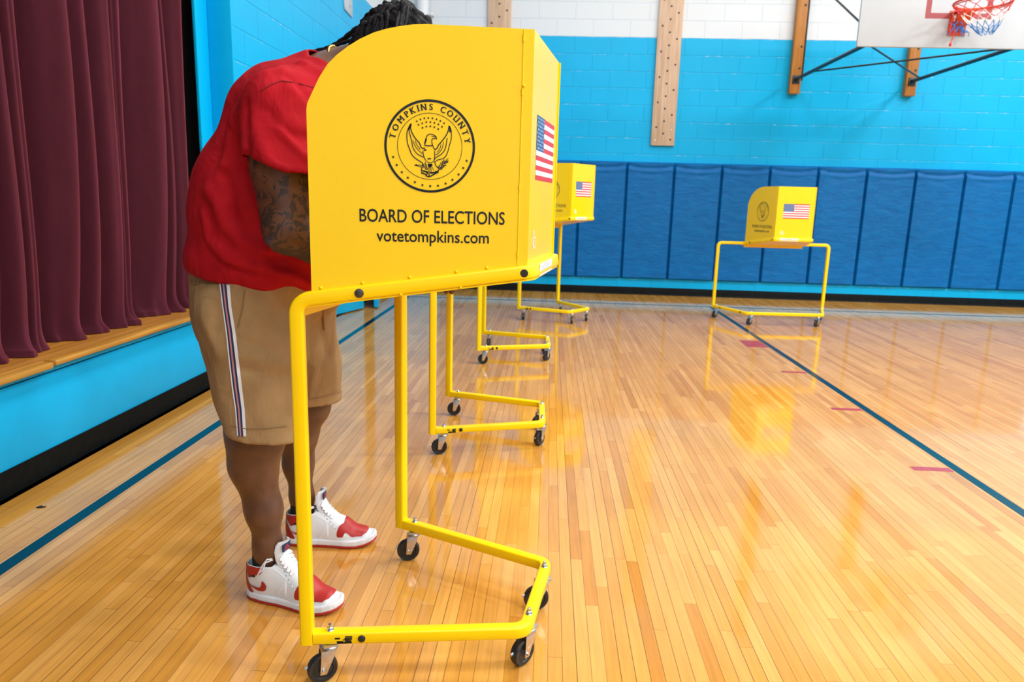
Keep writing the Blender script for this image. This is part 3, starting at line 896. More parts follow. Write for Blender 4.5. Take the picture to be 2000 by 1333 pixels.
RIM_TEXT = [('T', 166), ('O', 152.9), ('M', 139), ('P', 126.7), ('K', 116.8), ('I', 108), ('N', 99.5), ('S', 88.5),
            ('C', 70), ('O', 58.4), ('U', 46.5), ('N', 34.7), ('T', 22.7), ('Y', 10.5)]
ST_RIM = [(180, 810), (223, 905), (286, 990), (360, 1055), (447, 1107), (541, 1140), (638, 1150), (735, 1143), (830, 1113), (915, 1065), (990, 998), (1048, 917), (1090, 828)]
ST_IN = [(470, 373), (515, 350), (563, 335), (612, 330), (662, 332), (712, 342), (760, 360), (805, 385), (492, 415), (538, 395), (587, 380), (637, 378), (686, 386), (735, 402), (780, 428),
         (540, 450), (588, 432), (637, 428), (685, 436), (734, 457)]

def seal_mesh(org, ex, ey, n):
    """seal of .0995 m radius centred on org"""
    mb = MB(); K = .0995 / 560
    T = lambda p: ((p[0] - 632) * K, (670 - p[1]) * K)
    off = .0008
    annulus(mb, (0, 0), .0995 * .948, .0995, org, ex, ey, n, off)
    annulus(mb, (0, 0), .0995 * .705, .0995 * .717, org, ex, ey, n, off)
    for w, pts in EAGLE:
        ribbon(mb, [T(p) for p in pts], w * K * 1.15, org, ex, ey, n, off)
    for p in ST_RIM: star(mb, T(p), 21 * K, org, ex, ey, n, off)
    for p in ST_IN: star(mb, T(p), 17 * K, org, ex, ey, n, off)
    hv, _ = text_mesh('H'); H = max(v[1] for v in hv)
    for ch, ang in RIM_TEXT:
        vsx, fsx = text_mesh(ch)
        w0 = min(v[0] for v in vsx); w1 = max(v[0] for v in vsx)
        sc = 72 * K / H; a = R(ang); rad = 436 * K
        c, s = math.cos(a), math.sin(a)
        for dx in (-.0006, .0006):
            P = []
            for v in vsx:
                u = (v[0] - (w0 + w1) / 2) * sc * .92 + dx; t = v[1] * sc
                # letters stand on an inner circle, tops outward
                x = c * (rad + t) + s * u; y = s * (rad + t) - c * u
                P.append(org + ex * x + ey * y + n * (off + dx * .05))
            mb.add(P, fsx)
        # small serifs
        for (t, hw) in ((2 * K, .5), (70 * K, .5)):
            if ch in 'TINKMPUY':
                if (ch in 'TY' and t > K * 30): continue
                lo = [w0, w1] if ch in 'NMKU' else ([w0] if ch == 'P' else [(w0 + w1) / 2])
                if ch == 'P' and t > K * 30: continue
                for wx in lo:
                    u0 = (wx - (w0 + w1) / 2) * sc * .92
                    u0 += (7 * K if wx == w0 and ch != 'I' else (-7 * K if wx == w1 and ch != 'I' else 0))
                    Q = []
                    for (du, dt) in ((-14 * K, -3 * K), (14 * K, -3 * K), (14 * K, 4 * K), (-14 * K, 4 * K)):
                        u = u0 + du; tt = t + dt
                        Q.append(org + ex * (c * (rad + tt) + s * u) + ey * (s * (rad + tt) - c * u) + n * off)
                    mb.add(Q, [(0, 1, 2, 3)])
    return mb

# ------------------------------------------------------------------- booths
HT = .0159                      # half a tube
PROF = square_prof(HT, .005)
ZB = .105 + HT                  # base rail
def z_top(x): return .970 + (x + .262) * .145

def make_caster(parent, x, y, yaw, name='caster'):
    c = empty(name, (x, y, 0)); c.parent = parent; c.rotation_euler = (0, 0, yaw)
    wr = .0378
    wx = -.022
    w = MB()
    w.lathe([(.0005, -.009), (.010, -.011), (.012, -.009), (.024, -.008), (.026, -.0105), (.034, -.0115), (wr - .001, -.008), (wr, -.004), (wr, .004), (wr - .001, .008), (.034, .0115), (.026, .0105), (.024, .008), (.012, .009), (.010, .011), (.0005, .009)], (wx, 0, wr), (0, 1, 0), 32)
    w.build('wheel', M['black_rubber'], c, smooth=30)
    f = MB()
    for s in (-1, 1):
        f.prism([(-.008, -.010), (.008, -.010), (.030, .042), (.030, .052), (-.004, .052)], (wx, s * .0175 + .001, wr), (1, 0, 0), (0, 0, 1), .002)
    f.box((wx - .004, -.0185, wr + .050), (wx + .032, .0185, wr + .0535))
    f.lathe([(.0005, 0), (.020, 0), (.022, .004), (.020, .008), (.0005, .008)], (0, 0, .0915), seg=20)
    f.box((-.019, -.019, .0995), (.019, .019, .105))
    f.build('fork', M['steel'], c, bevel=.0006)
    a = MB(); a.cyl((wx, -.024, wr), (wx, .024, wr), .0045, 10); a.cyl((wx - .043, 0, wr + .008), (wx - .028, 0, wr + .010), .004, 8)
    a.build('axle', M['steel'], c)
    n = MB(); zt = .105 + 2 * HT
    n.lathe([(.0005, 0), (.0095, 0), (.0095, .002), (.0085, .003), (.0075, .0085), (.0055, .010), (.0045, .017), (.0005, .018)], (0, 0, zt - .0005), seg=12)
    n.build('nut', M['steel'], c)
    return c

def booth_parts(root, wide=False, yaws=(0, 0, 0, 0), casters=None):
    N, A, B, F = [V(-.262, -.33, 0), V(.262, -.173, 0), V(.262, .173, 0), V(-.262, .33, 0)]
    dz = -.158 if wide else 0.0
    yb = 0.025 if wide else 0.0
    up = V(0, 0, 1)
    def zt(x): return z_top(x) + dz
    # panel unit frame: leg, leg, table rail
    dNA = V(A.x - N.x, A.y - N.y, zt(A.x) - zt(N.x)).normalized()
    dFB = V(B.x - F.x, B.y - F.y, zt(B.x) - zt(F.x)).normalized()
    N3 = V(N.x, N.y, zt(N.x)); F3 = V(F.x, F.y, zt(F.x)); A3 = V(A.x - .018, A.y - .0055, zt(A.x - .018)); B3 = V(B.x - .018, B.y + .030, zt(B.x - .018))
    pn = V(-.145, 0, 1).normalized()
    if not wide:
        for P3, d in ((N3, dNA), (F3, dFB)):
            hor = V(d.x, d.y, 0).normalized()
            path = fillet([V(P3.x, P3.y, .105), P3, P3 + d * .075], .036)
            MB().sweep(path, PROF, side=up.cross(hor)).build('leg', M['yellow'], root, smooth=50)
        rail = fillet([N3 + dNA * .075, A3, B3, F3 + dFB * .075], .030)
        MB().sweep(rail, PROF, side=pn).build('table_rail', M['yellow'], root, smooth=50)
        base = fillet([N + dNA.xy.to_3d() * .016, A, B, F + dFB.xy.to_3d() * .016], .040)
        base = [V(p.x, p.y, ZB) for p in base]
        # the base rail starts at the leg's face
        MB().sweep(base, PROF, side=up).build('base_rail', M['yellow'], root, smooth=50)
        corners = (N, A, B, F)
    else:
        Nw, Aw, Bw, Fw = V(-.25, -.60, 0), V(.245, -.395, 0), V(.245, .395, 0), V(-.25, .60, 0)
        zl = .815
        for P in (Nw, Fw):
            s = 1 if P.y < 0 else -1
            P3 = V(P.x, P.y, zl); path = fillet([V(P.x, P.y, .105), P3, P3 + V(0, s * .16, 0)], .040)
            MB().sweep(path, PROF, side=(1, 0, 0)).build('leg', M['yellow'], root, smooth=50)
        MB().sweep([V(Nw.x, Nw.y + .16, zl), V(Fw.x, Fw.y - .16, zl)], PROF, side=(1, 0, 0)).build('table_rail', M['yellow'], root, smooth=50)
        base = [V(p.x, p.y, ZB) for p in fillet([Nw + V(.016, .006, 0), Aw, Bw, Fw + V(.016, -.006, 0)], .045)]
        MB().sweep(base, PROF, side=up).build('base_rail', M['yellow'], root, smooth=50)
        rail = fillet([N3, A3, B3, F3], .030)
        MB().sweep(rail, PROF, side=pn).build('tray_rail', M['yellow'], root, smooth=50)
        corners = (Nw, Aw, Bw, Fw)
    # writing tray: sheet under the rail, with the flange that hangs at the open side
    tr = MB()
    e = HT - .001; th = .004
    def tp(x, y, dzz): return V(x, y, zt(x) + dzz)
    y0, y1 = .33 + e, .173 + e
    pts = [(-.262 - .004, -y0 + .002), (.262 - .02, -y1 - .006), (.262 - .004, -y1 + .01), (.262 - .004, y1 - .01), (.262 - .02, y1 + .006), (-.262 - .004, y0 - .002)]
    k = len(pts)
    lo = [tp(x, y, -HT - th) for x, y in pts]; hi = [tp(x, y, -HT - .0002) for x, y in pts]
    tr.add(lo + hi, [tuple(range(k - 1, -1, -1)), tuple(range(k, 2 * k))] + [(j, (j + 1) % k, k + (j + 1) % k, k + j) for j in range(k)])
    zf = zt(-.262)
    tr.box((-.266, -.318, zf - .042), (-.262, .318, zf - HT - .0002))
    tr.build('writing_tray', M['yellow'], root, smooth=None)
    # side panels with rounded upper corner
    L = .547; hs = .522
    def zbot(s): return zt(-.262 + s / L * .524) + HT - .001
    zT = 1.569 + dz; oo = dz
    outline = [(.034, zbot(.034)), (hs, zbot(hs)), (hs, zT), (.290, zT), (.262, zT - .002), (.233, zT - .007), (.205, zT - .0135), (.179, zT - .022), (.150, zT - .036),
               (.125, zT - .0515), (.101, zT - .070), (.081, zT - .090), (.063, zT - .117), (.050, zT - .143), (.0415, zT - .160), (.036, zT - .172), (.034, zT - .185)]
    pf = .238
    for sgn in (-1, 1):
        if sgn < 0:
            org = V(N.x, N.y, 0); ex = V(A.x - N.x, A.y - N.y, 0).normalized(); n = V(ex.y, -ex.x, 0)
        else:
            org = V(F.x, F.y, 0); ex = V(B.x - F.x, B.y - F.y, 0).normalized(); n = V(-ex.y, ex.x, 0)
            # this side closes a touch farther out
            q = V(.238, .20, 0); ex = (q - org).normalized(); n = V(-ex.y, ex.x, 0)
        mb = MB()
        o2 = org + n * .0015
        vs = [o2 + ex * a + up * b for a, b in outline] + [o2 - n * .003 + ex * a + up * b for a, b in outline]
        kk = len(outline)
        mb.add(vs, [tuple(range(kk)), tuple(range(2 * kk - 1, kk - 1, -1))] + [(j, kk + j, kk + (j + 1) % kk, (j + 1) % kk) for j in range(kk)])
        sp = mb.build('side_panel', M['yellow_panel'], root, smooth=None)
        # hinge seam with three knuckles
        hb = MB(); z0 = zbot(.5) + .004
        hb.cyl(o2 + ex * .5 + up * z0, o2 + ex * .5 + up * (zT - .002), .0016, 8)
        for zz, ln in ((zT - .012, .014), (zT - .125, .012), (z0 + .18, .010), (z0 + .03, .012)):
            hb.cyl(o2 + ex * .5 + up * (zz - ln), o2 + ex * .5 + up * zz, .0030, 8)
        hb.ball(o2 + ex * .503 + n * .002 + up * (zT - .118), .0032, 6)
        hb.build('hinge_seam', M['yellow'], sp)
        org3 = o2
        def fr(sx): return (org3 + ex * .306, ex, up, n) if sgn < 0 else (org3 + ex * .27, -ex, up, n)
        O, EX, EY, NN = fr(0)
        sm = seal_mesh(O + EX * (-.007) + up * (1.316 + oo), EX, EY, NN)
        sm.build('county_seal', M['black_print'], sp, smooth=None)
        tx = MB(); text_fit(tx, 'BOARD OF ELECTIONS', -.162, .162, 1.1495 + oo, .0275, O, EX, EY, NN, .0007, bold=.0004)
        text_fit(tx, 'votetompkins.com', -.125, .127, 1.1065 + oo, .0255, O, EX, EY, NN, .0007, bold=.0004)
        tx.build('lettering', M['black_print'], sp, smooth=None)
        # rivets along the lower edge and dark bumpers on the rail
        rv = MB()
        for s in (.055, .148, .254, .36, .43):
            rv.ball(o2 + ex * s + up * (zbot(s) + .006), .0040, 6)
        for s in (.235, .37):
            rv.ball(org + n * (HT + .0005) + ex * s + up * (zbot(s) - 2 * HT + .002), .0032, 6)
        rv.build('rivet', M['yellow'], sp)['kind'] = 'stuff'
        for s in (.142, .515):
            mb = MB(); c = org + n * HT + ex * s + up * (zbot(s) - HT + .0005)
            if s < .3: mb.lathe([(.0005, 0), (.0105, 0), (.0100, .0025), (.008, .004), (.0005, .0045)], c, n, 18)
            else: mb.lathe([(.0005, 0), (.0095, 0), (.0085, .0010), (.0005, .0012)], c, n, 11)
            mb.build('bumper', M['bumper'] if s < .3 else M['scuff'], root)
    # front panel with the flag
    f0, f1 = -.18, .20
    zb = zt(pf) + HT - .001
    fp = MB().box((pf - .0015, f0, zb), (pf + .0015, f1, zT)).build('front_panel', M['yellow_panel'], root, smooth=None)
    O = V(pf + .0016, f0, 0); EX = V(0, 1, 0); NN = V(1, 0, 0)
    fl = MB(); W_, H_ = .262, .147; fx, fz = .065, 1.253 + oo
    def q(x0, y0_, x1, y1_, off, mi):
        fl.add([O + EX * (fx + x) + up * (fz + y) + NN * off for x, y in ((x0, y0_), (x1, y0_), (x1, y1_), (x0, y1_))], [(0, 1, 2, 3)], mi)
    for i in range(13):
        y0_ = H_ - (i + 1) * H_ / 13
        x0 = .40 * W_ - .001 if i < 7 else 0
        q(x0, y0_, W_, y0_ + H_ / 13, .0005, 0 if i % 2 == 0 else 1)
    q(0, H_ * 6 / 13, .40 * W_, H_, .0005, 2)
    for r0 in range(9):
        for c0 in range(6 if r0 % 2 == 0 else 5):
            px = .40 * W_ * ((c0 + .5) / 6 if r0 % 2 == 0 else (c0 + 1) / 6)
            pz = H_ * 6 / 13 + H_ * 7 / 13 * (1 - (r0 + .7) / 9.4)
            star(fl, (fx + px, fz + pz), .0042, O, EX, up, NN, .0008, 1)
    fl.build('flag_sticker', [M['flag_red'], M['flag_white'], M['flag_blue']], fp, smooth=None)
    lp = MB()
    for (cx, cz, a, b) in ((.066, 1.116 + oo, .010, .019), (.078, 1.106 + oo, .016, .013)):
        pts = [(cx + a * math.cos(t / 18 * PI), cz + b * math.sin(t / 18 * PI)) for t in range(0, 36)]
        ribbon(lp, pts, .0036, O, EX, up, NN, .0006 + (.0002 if a > .012 else 0))
    lp.build('chalk_loop', M['label_white'], fp, smooth=None)
    nt = MB(); xr = .262 - .018 + HT + .0007; zz = zt(.244)
    nt.add([V(xr, f0 + .050, zz - .0145), V(xr, f0 + .238, zz - .0145), V(xr, f0 + .238, zz + .0145), V(xr, f0 + .050, zz + .0145)], [(0, 1, 2, 3)], 0)
    for i in range(7):
        w0 = .07 if i == 0 else (.15 if i % 3 else .12)
        nt.add([V(xr + .0003, f0 + .144 - w0 / 2, zz + .010 - i * .0035), V(xr + .0003, f0 + .144 + w0 / 2, zz + .010 - i * .0035), V(xr + .0003, f0 + .144 + w0 / 2, zz + .0112 - i * .0035), V(xr + .0003, f0 + .144 - w0 / 2, zz + .0112 - i * .0035)], [(0, 1, 2, 3)], 1)
    nt.build('notice_label', [M['label_white'], M['label_grey']], root, smooth=None)
    # casters: near open side, near front, far front, far open side
    a, b, c, d = corners
    if casters is None:
        casters = [a + (b - a).normalized() * .056, b + V(0, .052, 0), c + V(0, -.042, 0), d + (c - d).normalized() * .056]
    for p, yw in zip(casters, yaws):
        make_caster(root, p.x, p.y, yw)
    # black bumpers and rubbed paint on the near base rail
    dr = (b - a).normalized(); nr = V(dr.y, -dr.x, 0)
    ln = (b - a).length
    for s, kind in ((.135, 0), (.085, 1), (ln - .075, 2)):
        mb = MB(); cc = a + dr * s + nr * HT + up * ZB
        if kind == 1:
            rg = random.Random(4)
            for k in range(9):
                pc = cc + dr * rg.uniform(-.012, .022) + up * rg.uniform(-.011, .010)
                mb.box((-rg.uniform(.003, .012), -.0004, -rg.uniform(.001, .004)), (rg.uniform(.003, .012), .0004, rg.uniform(.001, .004)), mat=Matrix((( dr.x, -nr.x, 0, pc.x), (dr.y, -nr.y, 0, pc.y), (0, 0, 1, pc.z), (0, 0, 0, 1))))
            mb.build('paint_scuff', M['scuff'], root, smooth=None)
        elif kind == 0 or not root.get('nearest'):
            mb.lathe([(.0005, -.0005), (.0095, -.0005), (.0090, .003), (.007, .0045), (.0005, .005)], cc, nr, 16)
            mb.build('bumper', M['black_rubber'], root)
    return root

def booth(loc, deg, label, yaws, like=None, wide=False):
    if like is not None:
        r = copy_tree(like)
        r.location = loc; r.rotation_euler = (0, 0, R(deg))
        cs = sorted([c for c in children_of(r) if c.name.startswith('caster')], key=lambda c: c.name)
        for c, yw in zip(cs, yaws): c.rotation_euler = (0, 0, yw)
    else:
        r = empty('voting_booth', loc, R(deg))
        if wide: r.name = 'accessible_voting_booth'
        if not wide: r['nearest'] = 1
        booth_parts(r, wide, yaws)
        if 'nearest' in r: del r['nearest']
    tag(r, label, 'voting booth', 'yellow voting booths')
    return r
b1 = booth((-.257, 1.85, 0), -8.8, 'nearest yellow voting booth, with the man in red leaning into it', (R(36), R(58), R(22), R(22)))
bpy.context.view_layer.update()
b2 = booth((-.266, 3.528, 0), 1.2, 'second yellow voting booth from the camera, only its legs and base showing', (R(12), R(58), R(38), R(8)), b1)
b3 = booth((-.242, 5.452, 0), 2.2, 'third yellow voting booth from the camera, legs close together, behind the nearest booth', (R(5), R(50), R(50), R(75)), b1)
b4 = booth((.124, 7.319, 0), -37.7, 'fourth yellow voting booth, its flag panel turned to the right, near the blue pads', (R(120), R(125), R(128), R(130)), b1)
b5 = booth((2.445, 7.62, 0), -87.0, 'wide low yellow voting booth standing alone on the dark court line', (R(120), R(120), R(125), R(125)), None, True)

# =================================================================== the voter
# body frame: a forward, b to his left, z up
f32 = np.float32
def _p(P): return np.asarray(P, f32)

def rc(P, a, b, ra, rb, sy=1.0):
    """capsule whose radius runs from ra to rb; sy > 1 widens it sideways"""
    s = np.array([1, 1 / sy, 1], f32)
    p = P * s; a = np.array(a, f32) * s; b = np.array(b, f32) * s
    d = b - a; t = np.clip(((p - a) @ d) / max(float(d @ d), 1e-9), 0, 1)
    q = p - a - t[:, None] * d
    return np.sqrt((q * q).sum(1)) - (ra + (rb - ra) * t)

def ell(P, c, r):
    p = P - np.array(c, f32); r = np.array(r, f32)
    k0 = np.sqrt(((p / r) ** 2).sum(1)); k1 = np.sqrt(((p / r ** 2) ** 2).sum(1)) + 1e-9
    return k0 * (k0 - 1) / k1

def smin(a, b, k):
    h = np.clip(.5 + .5 * (b - a) / k, 0, 1)
    return b + (a - b) * h - k * h * (1 - h)

def smax(a, b, k): return -smin(-a, -b, k)

def chain(P, pts, k=.02, sy=1.0):
    d = None
    for (a, ra), (b, rb) in zip(pts[:-1], pts[1:]):
        e = rc(P, a, b, ra, rb, sy)
        d = e if d is None else smin(d, e, k)
    return d

def surface_net(fn, lo, hi, h, keep=None):
    """mesh of fn = 0; keep(points) -> bool picks the faces to keep"""
    lo = np.array(lo, f32); hi = np.array(hi, f32)
    n = np.ceil((hi - lo) / h).astype(int) + 1
    ax = [lo[i] + h * np.arange(n[i], dtype=f32) for i in range(3)]
    D = np.empty(tuple(n), f32)
    yz = np.stack(np.meshgrid(ax[1], ax[2], indexing='ij'), -1).reshape(-1, 2)
    step = max(1, int(400000 / len(yz)))
    for i in range(0, n[0], step):
        xs = ax[0][i:i + step]
        P = np.empty((len(xs), len(yz), 3), f32)
        P[:, :, 0] = xs[:, None]; P[:, :, 1:] = yz[None]
        D[i:i + step] = fn(P.reshape(-1, 3)).reshape(len(xs), n[1], n[2])
    S = D < 0
    cell = np.zeros(tuple(n - 1), np.int8)
    for i in (0, 1):
        for j in (0, 1):
            for k in (0, 1):
                cell += S[i:n[0] - 1 + i, j:n[1] - 1 + j, k:n[2] - 1 + k]
    act = np.argwhere((cell > 0) & (cell < 8))
    idx = -np.ones(tuple(n - 1), np.int64)
    idx[act[:, 0], act[:, 1], act[:, 2]] = np.arange(len(act))
    acc = np.zeros((len(act), 3)); cnt = np.zeros(len(act))
    corners = [(i, j, k) for i in (0, 1) for j in (0, 1) for k in (0, 1)]
    for a in corners:
        for d in range(3):
            if a[d] == 1: continue
            b = list(a); b[d] = 1
            A = D[act[:, 0] + a[0], act[:, 1] + a[1], act[:, 2] + a[2]]
            B = D[act[:, 0] + b[0], act[:, 1] + b[1], act[:, 2] + b[2]]
            m = (A < 0) != (B < 0)
            t = A[m] / (A[m] - B[m])
            q = np.tile(np.array(a, float), (m.sum(), 1)); q[:, d] += t
            acc[m] += q; cnt[m] += 1
    Vt = lo + h * (act + acc / cnt[:, None])
    faces = []
    for d in range(3):
        u, v = [(1, 2), (2, 0), (0, 1)][d]
        sl0 = [slice(None)] * 3; sl1 = [slice(None)] * 3
        sl0[d] = slice(0, n[d] - 1); sl1[d] = slice(1, n[d])
        for q in (u, v):
            sl0[q] = slice(1, n[q] - 1); sl1[q] = slice(1, n[q] - 1)
        s0 = S[tuple(sl0)]; s1 = S[tuple(sl1)]
        for flip in (False, True):
            e = np.argwhere((s0 & ~s1) if not flip else (~s0 & s1))
            if not len(e): continue
            e[:, u] += 1; e[:, v] += 1
            def c(du, dv):
                w = e.copy(); w[:, u] -= du; w[:, v] -= dv
                return idx[w[:, 0], w[:, 1], w[:, 2]]
            q = np.stack([c(1, 1), c(0, 1), c(0, 0), c(1, 0)], 1)
            if flip: q = q[:, ::-1]
            faces.append(q)
    Fc = np.concatenate(faces)
    Fc = Fc[(Fc >= 0).all(1)]
    if keep is not None:
        Fc = Fc[keep(Vt[Fc].mean(1).astype(f32))]
        used = np.unique(Fc); remap = -np.ones(len(Vt), np.int64); remap[used] = np.arange(len(used))
        Vt = Vt[used]; Fc = remap[Fc]
    return Vt, Fc

def relax_border(Vt, Fc, it=6):
    """evens out the open edge of a patch"""
    e = np.sort(np.concatenate([Fc[:, [0, 1]], Fc[:, [1, 2]], Fc[:, [2, 3]], Fc[:, [3, 0]]]), 1)
    u, c = np.unique(e, axis=0, return_counts=True)
    b = u[c == 1]
    if not len(b): return Vt
    for _ in range(it):
        s = np.zeros_like(Vt); k = np.zeros(len(Vt))
        np.add.at(s, b[:, 0], Vt[b[:, 1]]); np.add.at(s, b[:, 1], Vt[b[:, 0]])
        np.add.at(k, b[:, 0], 1); np.add.at(k, b[:, 1], 1)
        m = k >= 2
        Vt = Vt.copy(); Vt[m] = Vt[m] * .4 + .6 * s[m] / k[m][:, None]
    return Vt

def net_obj(name, Vt, Fc, mats, parent, thick=0.0, smooth=True):
    me = bpy.data.meshes.new(name)
    me.from_pydata(Vt.tolist(), [], Fc.tolist()); me.update()
    me.polygons.foreach_set('use_smooth', [True] * len(me.polygons))
    o = make_obj(name, me, mats, parent)
    if thick:
        md = o.modifiers.new('thickness', 'SOLIDIFY'); md.thickness = thick; md.offset = -1
    return o

BO = V(-.80, 2.06, 0)
FA = V(.985, -.172, 0).normalized(); LA = V(-FA.y, FA.x, 0)
def b2w(p): return BO + FA * p[0] + LA * p[1] + V(0, 0, p[2])
def w2b(p): q = Vector(p) - BO; return (q.dot(FA), q.dot(LA), q.z)

person = empty('person', BO, math.atan2(FA.y, FA.x))
tag(person, 'person in red t-shirt and khaki shorts bent forward into the nearest yellow booth', 'person')

# ---- torso, shared by body, shirt and shorts (outer size, as dressed)
def torso(P, g=0.0):
    d = chain(P, [((-.085, 0, .88), .166 + g), ((-.05, 0, 1.02), .188 + g), ((0, 0, 1.18), .208 + g), ((.11, 0, 1.36), .210 + g)], .06, 1.10)
    d = smin(d, ell(P, (.05, 0, 1.05), (.20 + g, .215 + g, .15 + g)), .08)
    d = smin(d, rc(P, (.12, 0, 1.38), (.225, 0, 1.465), .20 + g, .128 + g, 1.1), .06)
    for s in (-1, 1):
        d = smin(d, rc(P, (.185, s * .08, 1.455), (.165, s * .225, 1.405), .105 + g, .098 + g), .06)
    return d

SH = {-1: (.168, -.232, 1.405), 1: (.160, .232, 1.405)}
EL = {-1: (.205, -.285, 1.118), 1: (.150, .262, 1.13)}
WR = {-1: (.425, -.105, 1.036), 1: (.425, .050, 1.040)}

def arm(P, s, g=0.0):
    d = chain(P, [(SH[s], .082 + g), ((SH[s][0] * .5 + EL[s][0] * .5, SH[s][1] * .5 + EL[s][1] * .5 + s * .004, 1.27), .076 + g), (EL[s], .064 + g)], .03)
    m = tuple(EL[s][i] * .68 + WR[s][i] * .32 for i in range(3))
    d2 = chain(P, [(EL[s], .060 + g), (m, .064 + g), (WR[s], .031 + g)], .03)
    return smin(d, d2, .007)

def hand_prims(s):
    """palm and five fingers; hand s, resting on the tray with the fingers curled"""
    W = np.array(WR[s]); dr = np.array([.93, -s * .33, -.16]); dr /= np.linalg.norm(dr)
    side = np.array([-.33 * -s * -1, .93, 0]); side = np.cross([0, 0, 1.0], dr); side /= np.linalg.norm(side)   # towards his left
    dn = np.cross(dr, side) * -1
    if dn[2] > 0: dn = -dn
    th = side * (-s)            # thumb side: inwards
    pr = []
    kn = [(.030, .098, .0115), (.010, .103, .0118), (-.011, .098, .011), (-.031, .088, .0098)]
    ln = [(.042, .026, .021), (.047, .030, .022), (.043, .027, .021), (.032, .020, .018)]
    bend = [(18, 48, 74), (20, 55, 85), (24, 60, 92), (28, 62, 95)]
    fingers = []
    for (o, l, r), L3, B3 in zip(kn, ln, bend):
        K = W + dr * l * .92 + th * o
        pr.append((W + th * o * .55 + dr * .012, .019, K, r + .0025))
        p = K; segs = []
        for i, (L, bd) in enumerate(zip(L3, B3)):
            a = R(bd); q = p + (dr * math.cos(a) + dn * math.sin(a)) * L * .92
            segs.append((p, r * (1 - .10 * i), q, r * (1 - .10 * (i + 1)))); p = q
        fingers.append(segs)
    T0 = W + dr * .028 + th * .026 + dn * .004
    T1 = W + dr * .066 + th * .052 + dn * .014
    T2 = W + dr * .096 + th * .050 + dn * .018
    T3 = W + dr * .118 + th * .040 + dn * .022
    fingers.append([(T0, .016, T1, .0125), (T1, .0122, T2, .0112), (T2, .0110, T3, .0088)])
    return pr, fingers
HP = {s: hand_prims(s) for s in (-1, 1)}

def hand(P, s):
    pr, fg = HP[s]
    d = None
    for a, ra, b, rb in pr:
        e = rc(P, a, b, ra, rb); d = e if d is None else smin(d, e, .008)
    for segs in fg:
        e = None
        for a, ra, b, rb in segs:
            q = rc(P, a, b, ra, rb); e = q if e is None else smin(e, q, .003)
        d = smin(d, e, .005)
    return d

HC = np.array([.378, 0, 1.565]); HA = R(42)
HE1 = np.array([math.cos(HA), 0, -math.sin(HA)]); HE3 = np.array([math.sin(HA), 0, math.cos(HA)])
def head_local(P):
    q = P - HC.astype(f32)
    return np.stack([q @ HE1.astype(f32), q[:, 1], q @ HE3.astype(f32)], 1)
def head_world(p): return tuple(HC + HE1 * p[0] + np.array([0, p[1], 0]) + HE3 * p[2])

def head(P):
    q = head_local(P)
    d = ell(q, (-.012, 0, .025), (.100, .077, .098))
    d = smin(d, ell(q, (.028, 0, -.052), (.066, .058, .070)), .03)
    d = smin(d, ell(q, (.066, 0, -.098), (.026, .028, .022)), .02)
    for s in (-1, 1):
        d = smin(d, ell(q, (.058, s * .046, -.022), (.028, .022, .024)), .02)
        d = smax(d, -ell(q, (.101, s * .034, .006), (.022, .020, .015)), .012)
        d = smin(d, ell(q, (.075, s * .033, .005), (.013, .0155, .0125)), .004)
    d = smin(d, rc(q, (.083, -.038, .026), (.083, .038, .026), .011, .011), .018)
    d = smin(d, rc(q, (.086, 0, .012), (.108, 0, -.026), .008, .014), .012)
    for s in (-1, 1): d = smin(d, ell(q, (.096, s * .014, -.030), (.012, .010, .010)), .008)
    d = smin(d, rc(q, (.088, -.020, -.056), (.088, .020, -.056), .0075, .0075), .006)
    d = smin(d, rc(q, (.086, -.018, -.068), (.086, .018, -.068), .0085, .0085), .006)
    for s in (-1, 1):
        e = ell(q, (-.008, s * .082, -.006), (.020, .009, .033))
        e = smax(e, -ell(q, (-.004, s * .091, -.004), (.011, .006, .020)), .004)
        d = smin(d, e, .006)
    return d

LEG = {-1: [((-.05, -.105, .86), .125), ((.014, -.165, .56), .081), ((.010, -.168, .51), .072), ((-.004, -.162, .435), .064), ((.018, -.153, .29), .048), ((.019, -.143, .17), .037), ((.008, -.142, .06), .033)],
       1: [((-.06, .115, .86), .125), ((-.03, .195, .56), .076), ((-.03, .20, .50), .064), ((-.070, .206, .40), .061), ((-.074, .207, .29), .047), ((-.066, .209, .17), .036), ((-.055, .211, .06), .033)]}
def w_dir(p0, deg):
    a = R(deg); w0 = V(p0[0], p0[1], 0); d = V(math.cos(a), math.sin(a), 0)
    q0 = w2b(w0); q1 = w2b(w0 + d)
    return np.array(q0), np.array([q1[0] - q0[0], q1[1] - q0[1]])
SHOE = {-1: ((-.880, 1.936), -13.8), 1: ((-.890, 2.268), 4.0)}

def leg(P, s):
    d = chain(P, LEG[s], .035)
    k = LEG[s][2][0]
    d = smin(d, ell(P, (k[0] + .032, k[1], k[2] + .01), (.040, .044, .05)), .03)
    o, dr = w_dir(*SHOE[s])
    at = lambda x, z: (o[0] + dr[0] * x, o[1] + dr[1] * x, z)
    d = smin(d, rc(P, at(.075, .058), at(.22, .048), .030, .020), .02)
    d = smin(d, rc(P, at(.06, .055), at(.045, .055), .026, .024), .02)
    return d

def body_sdf(P):
    d = torso(P, -.024) - (.008 * np.clip((P[:, 2] - 1.22) / .15, 0, 1)).astype(f32)
    d = smin(d, rc(P, (.195, 0, 1.512), (.33, 0, 1.568), .077, .064), .04)
    d = smin(d, head(P), .025)
    for s in (-1, 1):
        d = smin(d, arm(P, s), .04)
        d = smin(d, leg(P, s), .05)
    return d

def body_full(P):
    d = body_sdf(P)
    for s in (-1, 1): d = smin(d, hand(P, s), .012)
    return d

